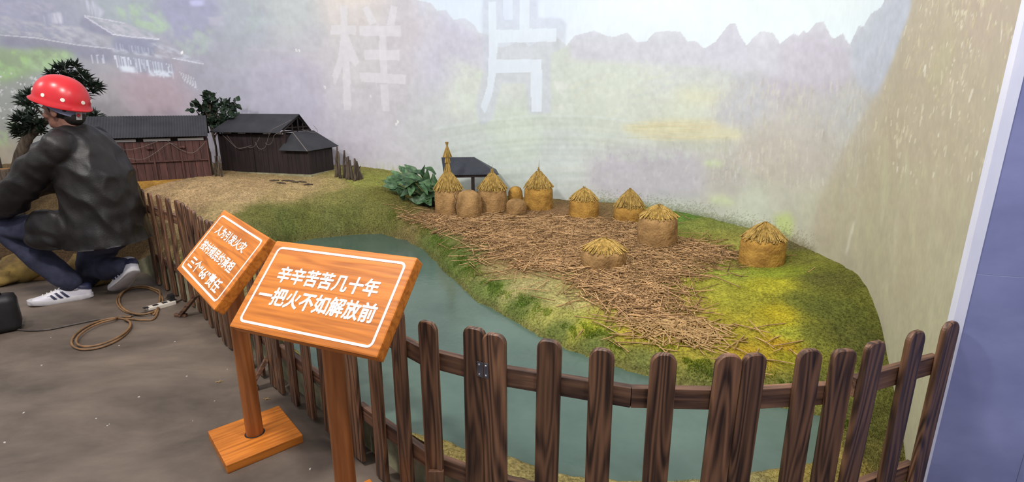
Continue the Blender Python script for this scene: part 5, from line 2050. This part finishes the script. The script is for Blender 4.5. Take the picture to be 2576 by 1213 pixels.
loop1 = ell(352, 760, 58, 34, 60, 420, 16)
loop1b = ell(356, 762, 55, 36, 60, 330, 12, 0.018)
loop2 = ell(255, 843, 78, 32, -30, 330, 16, h0, -0.34)
loop2b = ell(262, 845, 72, 26, -30, 300, 14, 0.018, -0.36)
cable('extension_cable', [(398, 782, 0.02), (388, 794, h0)] + loop1 + loop1b + [(392, 800, h0), (360, 808, h0), (335, 806, h0)] + loop2 + loop2b + [(300, 800, h0), (330, 800, h0)], 0.0055, M['cable_o'],
      'orange-brown cable coiled in two loops on the concrete floor')
cable('electric_cable', [(-40, 772, 0.006), (0, 800, 0.006), (40, 830, 0.006), (110, 833, 0.006), (180, 820, 0.006), (250, 806, 0.006), (330, 797, 0.006), (380, 784, 0.006), (430, 768, 0.006), (462, 752, 0.006), (466, 738, 0.006), (448, 733, 0.006), (425, 745, 0.006), (418, 762, 0.03)], 0.005, M['cable_g'],
      'thin dark power cord running from the left edge to the white power strip')
a, b = atz(372, 783, 0), atz(440, 764, 0)
dv = (b - a)
ps = thing('power_strip', 'white power strip lying on the floor beside the coiled cable', 'power strip', tuple((a + b) / 2), math.atan2(dv.y, dv.x))
mb = MB()
mb.bevbox((0, 0, 0.012), (dv.length, 0.05, 0.024), 0.004)
mb.build('housing', M['strip'], ps)
for k in range(4):
    mb = MB()
    mb.bevbox((-0.08 + 0.05 * k, 0, 0.0245), (0.028, 0.028, 0.002), 0.0005)
    mb.build('socket', M['black'], ps)
mb = MB()
mb.bevbox((0.06, 0, 0.045), (0.03, 0.03, 0.04), 0.004)
mb.build('plug', M['black'], ps)

# black tool bag cut by the left edge
q = atz(-22, 838, 0)
tbg = thing('tool_bag', 'black tool bag standing on the floor at the left edge', 'bag', tuple(q), 0.7)
mb = MB()
mb.bevbox((0, 0, 0.10), (0.26, 0.13, 0.20), 0.035)
mb.build('bag_body', M['black'], tbg, smooth=True)
mb = MB()
mb.tube([(-0.07, 0, 0.19), (-0.06, 0, 0.25), (0, 0, 0.27), (0.06, 0, 0.25), (0.07, 0, 0.19)], 0.008, 8)
mb.build('handle', M['leather'], tbg, smooth=True)
mb = MB()
mb.bevbox((0, 0, 0.185), (0.24, 0.05, 0.012), 0.003)
mb.build('zip_flap', M['leather'], tbg)

# crumbs of plaster on the floor
mb = MB()
for x, y in ((242, 1054), (270, 1072), (275, 1068), (470, 948), (485, 1060), (105, 920), (572, 930), (440, 860), (300, 870), (185, 855), (540, 1010), (780, 1182), (60, 1040), (12, 1115), (350, 1000), (660, 930), (128, 850)):
    p = atz(x, y, 0)
    s_ = random.uniform(0.002, 0.0045)
    mb.box((p.x, p.y, s_ * 0.4), (s_ * 2, s_ * 1.4, s_), Matrix.Rotation(random.random() * 3, 3, 'Z'))
tag(mb.build('plaster_crumbs', M['chip']), 'white plaster crumbs scattered on the concrete floor', 'debris', kind='stuff')
for i, (x, y, a) in enumerate(((552, 962, 0.3), (671, 1005, -0.2))):
    mb = MB()
    mb.tube([(-0.016, 0, 0.003), (0.016, 0, 0.003)], 0.0014, 5)
    mb.tube([(0, -0.012, 0.004), (0.002, 0.012, 0.004)], 0.0012, 5)
    o = mb.build('twig_scrap', M['straw'])
    o.location = atz(x, y, 0)
    o.rotation_euler = (0, 0, a)
    tag(o, ('crossed straw scrap on the floor left of the round sign post', 'crossed straw scrap on the floor behind the square sign base')[i], 'scrap')

# ------------------------------------------------------------------ kneeling man
FW = Vector((-0.975, -0.21, 0)).normalized()          # the way he faces
LF = Vector((0.21, -0.975, 0)).normalized()           # his left (towards the viewer)
UP = Vector((0, 0, 1))
man = thing('person', 'man in red hard hat, black leather jacket, jeans and white sneakers kneeling on one knee', 'person', (-2.62, 3.10, 0))
O = Vector(man.location)


def fuse(mb, name, m_, voxel, smooth_it, parent, crease=0.0, cseed=0.0, cfreq=9.0):
    """union of overlapping volumes as one continuous skin"""
    tmp = bpy.data.objects.new('tmp', mb.mesh('tmp'))
    COL.objects.link(tmp)
    r = tmp.modifiers.new('r', 'REMESH')
    r.mode = 'VOXEL'
    r.voxel_size = voxel
    s_ = tmp.modifiers.new('s', 'SMOOTH')
    s_.factor = 0.5
    s_.iterations = smooth_it
    dg = bpy.context.evaluated_depsgraph_get()
    m = bpy.data.meshes.new_from_object(tmp.evaluated_get(dg))
    bpy.data.objects.remove(tmp)
    if crease:
        ns = [v.normal.copy() for v in m.vertices]
        for v, n in zip(m.vertices, ns):
            c = v.co
            q = Vector((c.x * cfreq * 0.8 + c.z * 3 + cseed, c.y * cfreq * 0.8, c.z * cfreq * 0.62))
            a = mnoise.noise(q)
            b = mnoise.noise(q * 2.1 + Vector((5, 1, 2)))
            v.co = c + n * crease * ((1 - 2.2 * abs(a)) * 0.8 + b * 0.5)
    for p in m.polygons:
        p.use_smooth = True
    m.name = name
    m.materials.clear()
    m.materials.append(m_)
    return link(name, m, None, parent)


def ering(c, rf, rl, tilt=0.0, n=24):
    """elliptical ring in his frame: rf along facing, rl sideways"""
    out = []
    for k in range(n):
        a = 2 * math.pi * k / n
        f = math.cos(a)
        out.append(Vector(c) + FW * (rf * f) + LF * (rl * math.sin(a)) + UP * (tilt * f))
    return out


def limb(mb, pts, rad, seg=14):
    mb.tube([Vector(p) for p in pts], rad, seg)
    for p, r in zip(pts, rad):
        mb.ellipsoid(p, (r, r, r), None, 12, 8)


w2 = lambda x, y, z: Vector((x, y, z)) - O
# joints
hipC = w2(-2.52, 3.13, 0.47)
hipL, hipR = hipC + LF * 0.09, hipC - LF * 0.09
kneeL = w2(-3.02, 3.03, 0.47)
ankL = w2(-2.735, 3.075, 0.095)
kneeR = w2(-2.80, 3.30, 0.075)
ankR = w2(-2.44, 3.14, 0.20)
neck = w2(-2.565, 3.13, 1.03)
shC = w2(-2.56, 3.135, 0.955)
shL, shR = shC + LF * 0.185 - UP * 0.01, shC - LF * 0.185 - UP * 0.01
elL = w2(-2.83, 2.93, 0.66)
wrL = w2(-3.05, 3.0, 0.56)
elR = w2(-2.92, 3.33, 0.72)
wrR = w2(-3.12, 3.18, 0.60)
headC = w2(-2.585, 3.12, 1.148)
FH = Vector((-0.995, 0.06, 0)).normalized()
LH = Vector((-0.06, -0.995, 0)).normalized()

# body: one continuous skin, head to hands
b = MB()
limb(b, [hipC, hipC * 0.5 + shC * 0.5, shC], [0.13, 0.12, 0.11])
limb(b, [shC, neck, headC - UP * 0.05], [0.07, 0.058, 0.058])
for s_, k, a in ((hipL, kneeL, ankL), (hipR, kneeR, ankR)):
    limb(b, [s_, k, a], [0.075, 0.05, 0.035])
for s_, e, w_ in ((shL, elL, wrL), (shR, elR, wrR)):
    limb(b, [shC, s_, e, w_], [0.06, 0.05, 0.038, 0.026])
HR = Matrix((FH, LH, UP)).transposed()
b.ellipsoid(headC + UP * 0.03, (0.097, 0.078, 0.112), HR, 20, 14)
b.ellipsoid(headC + FH * 0.030 - UP * 0.055, (0.062, 0.056, 0.066), HR, 16, 10)       # jaw
b.ellipsoid(headC + FH * 0.074 - UP * 0.085, (0.024, 0.026, 0.022), HR, 12, 8)        # chin
b.ellipsoid(headC + FH * 0.090 + UP * 0.012, (0.014, 0.046, 0.012), HR, 12, 8)        # brow
b.tube([headC + FH * 0.088 + UP * 0.0, headC + FH * 0.112 - UP * 0.032, headC + FH * 0.092 - UP * 0.045], [0.009, 0.014, 0.010], 8)   # nose
b.ellipsoid(headC + FH * 0.086 - UP * 0.062, (0.012, 0.022, 0.007), HR, 10, 6)        # lips
for sd in (1, -1):
    ec = headC + LH * (0.080 * sd) - FH * 0.012 - UP * 0.012
    b.ellipsoid(ec, (0.020, 0.010, 0.032), HR, 12, 8)
    b.ellipsoid(headC + LH * (0.048 * sd) + FH * 0.060 - UP * 0.03, (0.026, 0.020, 0.022), HR, 10, 6)   # cheek
# hands with five fingers
for w_, e, sgn in ((wrL, elL, 1), (wrR, elR, -1)):
    d = (w_ - e).normalized()
    side = d.cross(UP).normalized()
    pal = w_ + d * 0.055
    b.ellipsoid(w_ + d * 0.05, (0.05, 0.042, 0.018), Matrix((d, side, d.cross(side))).transposed(), 14, 8)
    dn = -UP
    for k, (o_, l_) in enumerate(((-0.030, 0.058), (-0.010, 0.070), (0.011, 0.066), (0.031, 0.050))):
        a0 = w_ + d * 0.088 + side * o_
        a1 = a0 + d * l_ * 0.5 + dn * 0.010 + side * o_ * 0.12
        a2 = a1 + d * l_ * 0.32 + dn * 0.022
        a3 = a2 + d * l_ * 0.12 + dn * 0.020
        b.tube([a0 - d * 0.02, a0, a1, a2, a3], [0.009, 0.009, 0.0085, 0.008, 0.0065], 8)
    th0 = w_ + d * 0.035 - side * 0.036 * 1
    b.tube([th0 + side * 0.015, th0 - side * 0.010 + d * 0.012, th0 - side * 0.020 + d * 0.038 + dn * 0.014, th0 - side * 0.014 + d * 0.056 + dn * 0.024], [0.012, 0.0115, 0.010, 0.008], 8)
body = fuse(b, 'body', M['skin'], 0.0055, 3, man)
for sd in (1, -1):
    e = MB()
    e.ellipsoid(headC + FH * 0.084 + LH * (0.031 * sd) - UP * 0.004, (0.011, 0.012, 0.009), HR, 12, 8)
    e.build('eye', M['dot'], man, smooth=True)
    e = MB()
    e.ellipsoid(headC + FH * 0.0925 + LH * (0.031 * sd) - UP * 0.004, (0.0036, 0.005, 0.005), HR, 10, 6)
    e.build('iris', M['hair'], man, smooth=True)

# hair: short back and sides below the helmet
hb = MB()
hb.ellipsoid(headC + UP * 0.036 - FH * 0.006, (0.100, 0.083, 0.114), HR, 20, 14)
hb.ellipsoid(headC - FH * 0.058 - UP * 0.030, (0.046, 0.062, 0.060), HR, 16, 10)
hb.ellipsoid(headC + LH * 0.062 - FH * 0.035 + UP * 0.01, (0.048, 0.022, 0.045), HR, 14, 8)
hb.ellipsoid(headC - LH * 0.062 - FH * 0.035 + UP * 0.01, (0.048, 0.022, 0.045), HR, 14, 8)
hm = hb.mesh('hair')
bm = bmesh.new()
bm.from_mesh(hm)
fpl = headC + FH * 0.050 + UP * 0.03
dele = [v for v in bm.verts if (v.co - fpl).dot((FH - UP * 0.55).normalized()) > 0]
bmesh.ops.delete(bm, geom=dele, context='VERTS')
bm.to_mesh(hm)
bm.free()
for p in hm.polygons:
    p.use_smooth = True
link('hair', hm, M['hair'], man)

# jeans
j = MB()
limb(j, [hipC - UP * 0.02, hipC + UP * 0.04], [0.17, 0.16])
limb(j, [hipL, hipL * 0.5 + kneeL * 0.5 - UP * 0.005, kneeL, kneeL * 0.5 + ankL * 0.5, ankL + UP * 0.015], [0.115, 0.100, 0.080, 0.070, 0.062])
limb(j, [hipR, hipR * 0.5 + kneeR * 0.5, kneeR + UP * 0.01, kneeR * 0.5 + ankR * 0.5 + UP * 0.012, ankR], [0.115, 0.100, 0.078, 0.070, 0.052])
fuse(j, 'jeans', M['denim'], 0.012, 5, man, 0.008, 2.0, 13)

# leather jacket: shell, sleeves, collar, hanging front skirt
k_ = MB()
rings = [ering(w2(-2.470, 3.12, 0.335), 0.215, 0.230, 0.0), ering(w2(-2.47, 3.12, 0.50), 0.200, 0.220), ering(w2(-2.475, 3.12, 0.64), 0.188, 0.215), ering(w2(-2.485, 3.125, 0.78), 0.185, 0.215, -0.01),
         ering(w2(-2.525, 3.13, 0.90), 0.165, 0.215, -0.02), ering(w2(-2.545, 3.132, 0.965), 0.130, 0.185, -0.03), ering(w2(-2.56, 3.132, 1.005), 0.095, 0.115, -0.03), ering(w2(-2.565, 3.13, 1.03), 0.080, 0.083, -0.025)]
k_.loft(rings)
limb(k_, [shC + LF * 0.08, shL, shL * 0.55 + elL * 0.45 + UP * 0.012, elL, elL * 0.45 + wrL * 0.55, wrL], [0.10, 0.090, 0.086, 0.080, 0.068, 0.056])
limb(k_, [shC - LF * 0.08, shR, shR * 0.5 + elR * 0.5, elR, elR * 0.45 + wrR * 0.55, wrR], [0.10, 0.098, 0.088, 0.080, 0.068, 0.056])
sk = w2(-2.69, 2.965, 0.475)
k_.ellipsoid(sk, (0.125, 0.060, 0.115), HR, 18, 12)
k_.ellipsoid(sk + FW * 0.02 - UP * 0.055, (0.125, 0.060, 0.065), HR, 18, 12)
k_.ellipsoid(sk - FW * 0.10 - UP * 0.01, (0.13, 0.075, 0.11), HR, 18, 12)
jk = fuse(k_, 'leather_jacket', M['leather'], 0.009, 9, man, 0.014, 7.3, 11)
for v in jk.data.vertices:                       # straight cut hem
    zc = 0.372 + 0.05 * (v.co.x + O.x + 2.3)
    if v.co.z < zc and v.co.x + O.x > -2.97:
        v.co.z = zc - 0.004 * (zc - v.co.z)
# collar, yoke seam and hem band on the jacket
cb = MB()
for _k in (0,):
    R1 = [ering(w2(-2.562, 3.13, 1.008), 0.090, 0.094, -0.030, 28), ering(w2(-2.568, 3.13, 1.036), 0.083, 0.085, -0.030, 28), ering(w2(-2.568, 3.13, 1.038), 0.074, 0.076, -0.030, 28), ering(w2(-2.562, 3.13, 1.018), 0.078, 0.082, -0.030, 28)]
    cb.loft(R1 + [R1[0]], caps=False)
cb.build('collar', M['leather'], jk, smooth=True)
# hard hat


def hat_pt(f, l, u):
    return headC + UP * 0.050 + (FWt * f) + (LH * l) + (UPt * u)


ta = math.radians(17)
FWt = (FH * math.cos(ta) + UP * math.sin(ta)).normalized()
UPt = (UP * math.cos(ta) - FH * math.sin(ta)).normalized()
hh = MB()
prof = []
rings = []
nr = 12
for i in range(nr + 1):
    th = math.pi / 2 * i / nr
    rf, rl, zz = 0.143 * math.cos(th) ** 0.82, 0.118 * math.cos(th) ** 0.82, 0.143 * math.sin(th)
    rings.append([hat_pt(rf * math.cos(2 * math.pi * k / 36), rl * math.sin(2 * math.pi * k / 36), zz) for k in range(36)])
brim = []
for rr, zz in ((1.075, -0.016), (1.06, -0.022), (0.98, -0.014)):
    ring = []
    for k in range(36):
        a = 2 * math.pi * k / 36
        ext = max(0, math.cos(a)) ** 3 * 0.022
        ring.append(hat_pt((0.143 * rr + ext) * math.cos(a), 0.118 * rr * math.sin(a), zz - max(0, math.cos(a)) ** 3 * 0.006))
    brim.append(ring)
inner = [[hat_pt(0.142 * math.cos(2 * math.pi * k / 36), 0.114 * math.sin(2 * math.pi * k / 36), 0.0) for k in range(36)], [hat_pt(0.06 * math.cos(2 * math.pi * k / 36), 0.05 * math.sin(2 * math.pi * k / 36), 0.12) for k in range(36)]]
hh.loft(inner[::-1] + brim[::-1] + rings)
hat = hh.build('hard_hat', M['helmet'], man, smooth=True, angle=50)
hat['label'] = 'red plastic hard hat with white dots'
for a_, u_ in ((-150, 0.030), (172, 0.030), (-105, 0.028), (128, 0.030), (88, 0.030), (42, 0.034), (-5, 0.036), (-55, 0.03)):
    a = math.radians(a_)
    th = math.asin(u_ / 0.143)
    c = hat_pt(0.143 * math.cos(th) ** 0.82 * math.cos(a), 0.118 * math.cos(th) ** 0.82 * math.sin(a), u_)
    nv = (FWt * (math.cos(a) / 0.143) + LH * (math.sin(a) / 0.118) + UPt * 0.9).normalized()
    q = nv.to_track_quat('Z', 'Y').to_matrix()
    dm = MB()
    dm.lathe([(0.0105, -0.001), (0.0105, 0.0010), (0.0095, 0.0016)], 16)
    dm.v = [tuple(q @ Vector(p) + c) for p in dm.v]
    dm.build('white_dot', M['dot'], hat)
sm_ = MB()
band = []
for i in range(2):
    ring = []
band_pts = [(math.radians(a), 0.0) for a in range(75, 286, 10)]
vs, fs = [], []
for k, (a, _) in enumerate(band_pts):
    dz = -0.038 * max(0, -math.cos(a)) ** 0.7
    for rr, zz in ((0.94, -0.004 + dz * 0.6), (0.94, -0.026 + dz), (0.91, -0.026 + dz), (0.91, -0.004 + dz * 0.6)):
        vs.append(hat_pt(0.128 * rr * math.cos(a), 0.108 * rr * math.sin(a), zz))
for k in range(len(band_pts) - 1):
    for m4 in range(4):
        a, b2 = k * 4 + m4, k * 4 + (m4 + 1) % 4
        fs.append((a, b2, b2 + 4, a + 4))
sm_.add(vs, fs)
sm_.build('headband', M['strap'], hat, smooth=True, angle=40)
bk = hat_pt(-0.121, 0.018, -0.046)
q = (-FWt + LH * 0.35).normalized().to_track_quat('Z', 'Y').to_matrix()
bx = MB()
bx.bevbox(bk, (0.030, 0.058, 0.010), 0.003, q)
bx.build('buckle', M['strap_l'], hat)
kn = MB()
kn.lathe([(0.009, 0.0), (0.009, 0.009), (0.007, 0.011)], 14)
kn.v = [tuple(q @ Vector(p) + bk + LH * 0.006) for p in kn.v]
kn.build('adjuster_knob', M['redknob'], hat)


# sneakers
def shoe_h(x):
    return float(np.interp(x, [0, .02, .06, .10, .13, .17, .22, .26, .29, .305], [.088, .096, .088, .084, .092, .076, .058, .047, .040, .024]))


def shoe_w(x):
    return float(np.interp(x, [0, .015, .05, .10, .16, .21, .25, .28, .298, .305], [.020, .030, .036, .036, .041, .048, .048, .042, .028, .010]))


def shoe_y(x, z):
    h, w_ = shoe_h(x), shoe_w(x)
    t = min(0.985, max(0, (z - 0.02) / max(0.01, h - 0.02)))
    return w_ * (1 - t ** 2.6) ** (1 / 2.2)


def sneaker(loc, fwd, up, left):
    root = bpy.data.objects.new('sneaker', None)
    rings = []
    for x in (0, .01, .03, .06, .09, .12, .14, .17, .20, .23, .26, .28, .295, .304):
        h, w_ = shoe_h(x), shoe_w(x)
        r = []
        for k in range(20):
            a = math.pi * k / 19
            cz = 0.02 + (h - 0.02) * math.sin(a) ** 0.8
            r.append(Vector((x, w_ * math.copysign(abs(math.cos(a)) ** 0.75, math.cos(a)), cz)))
        rings.append(r)
    mb = MB()
    mb.loft(rings)
    up_o = mb.build('sneaker', M['shoe'], man, smooth=True, angle=60)
    R = Matrix((fwd, left, up)).transposed().to_4x4()
    up_o.matrix_local = Matrix.Translation(loc) @ R
    up_o['label'] = 'white sneaker with three dark stripes'
    ol = []
    xs = [-.006, .0, .015, .05, .10, .16, .21, .25, .28, .30, .310, .313]
    wd = [.010, .022, .034, .040, .040, .045, .052, .052, .046, .032, .014, .004]
    ol = [(x, w_) for x, w_ in zip(xs, wd)] + [(x, -w_) for x, w_ in zip(xs[::-1], wd[::-1])]
    sb = MB()
    n = len(ol)
    lay = []
    for z, sc_ in ((0.0, 0.95), (0.004, 1.0), (0.027, 0.99), (0.029, 0.95)):
        lay.append([Vector((0.153 + (x - 0.153) * sc_, y * sc_, z + (0.012 * max(0, x - 0.22) / 0.09))) for x, y in ol])
    sb.loft(lay)
    sb.build('sole', M['sole'], up_o, smooth=True, angle=50)
    for sd in (1, -1):
        for i in range(3):
            x0 = 0.118 + i * 0.030
            vs = []
            for t in np.linspace(0, 1, 6):
                z = 0.031 + t * 0.040
                for e in (0, 0.014):
                    x = x0 + t * 0.030 + e - 0.012
                    zz = min(z, shoe_h(x) - 0.010)
                    vs.append((x, sd * (shoe_y(x, zz) * 1.06 + 0.0022), zz))
            vs2 = [(x, y - sd * 0.004, z) for x, y, z in vs]
            fs = []
            for k in range(5):
                a = k * 2
                fs += [(a, a + 1, a + 3, a + 2), (12 + a, 12 + a + 2, 12 + a + 3, 12 + a + 1), (a, a + 2, 14 + a, 12 + a), (a + 1, 13 + a, 15 + a, a + 3)]
            st = MB()
            st.add(vs + vs2, fs)
            st.build('stripe', M['stripe'], up_o)
    ht = MB()
    rg = []
    for x, g in ((-0.003, 1.0), (0.012, 1.08), (0.045, 1.06), (0.062, 1.02)):
        h, w_ = shoe_h(max(0, x)), shoe_w(max(0, x)) * g + 0.001
        zlo = 0.055 + 0.35 * max(0, x)
        rg.append([Vector((x, y_, z_)) for y_, z_ in ((w_, zlo), (w_ * 0.96, zlo + 0.018), (w_ * 0.62, h + 0.003), (-w_ * 0.62, h + 0.003), (-w_ * 0.96, zlo + 0.018), (-w_, zlo))])
    ht.loft(rg)
    ht.build('heel_tab', M['stripe'], up_o, smooth=True, angle=60)
    lc = MB()
    for i in range(5):
        x = 0.145 + i * 0.021
        h = shoe_h(x)
        lc.tube([(x, -0.026, h - 0.008), (x + 0.006, 0, h + 0.004), (x, 0.026, h - 0.008)], 0.0032, 6)
    lc.tube([(0.142, 0.0, 0.094), (0.13, 0.022, 0.104), (0.15, 0.034, 0.092), (0.146, 0.004, 0.094)], 0.003, 6)
    lc.build('laces', M['dot'], up_o, smooth=True)
    so = MB()
    so.lathe([(0.036, 0.0), (0.040, 0.03), (0.038, 0.06)], 16, (0.075, 0, 0.065))
    so.build('sock', M['shoe'], up_o, smooth=True)
    return up_o


f1_ = Vector((-0.83, -0.55, 0)).normalized()
sneaker(w2(-2.655, 3.125, 0), f1_, UP, UP.cross(f1_))
# rear foot on its toes: heel lifted, sole turned to the right
toe = w2(-2.545, 3.175, 0.0)
f2_ = Vector((-0.76, 0.30, -0.58)).normalized()
l2_ = (UP.cross(f2_)).normalized()
l2_ = (l2_ * 0.90 + UP * 0.42).normalized()
u2_ = f2_.cross(l2_).normalized()
l2_ = u2_.cross(f2_).normalized()
heel = toe - f2_ * 0.285 + u2_ * 0.0
heel.z += 0.012
sneaker(heel, f2_, u2_, l2_)
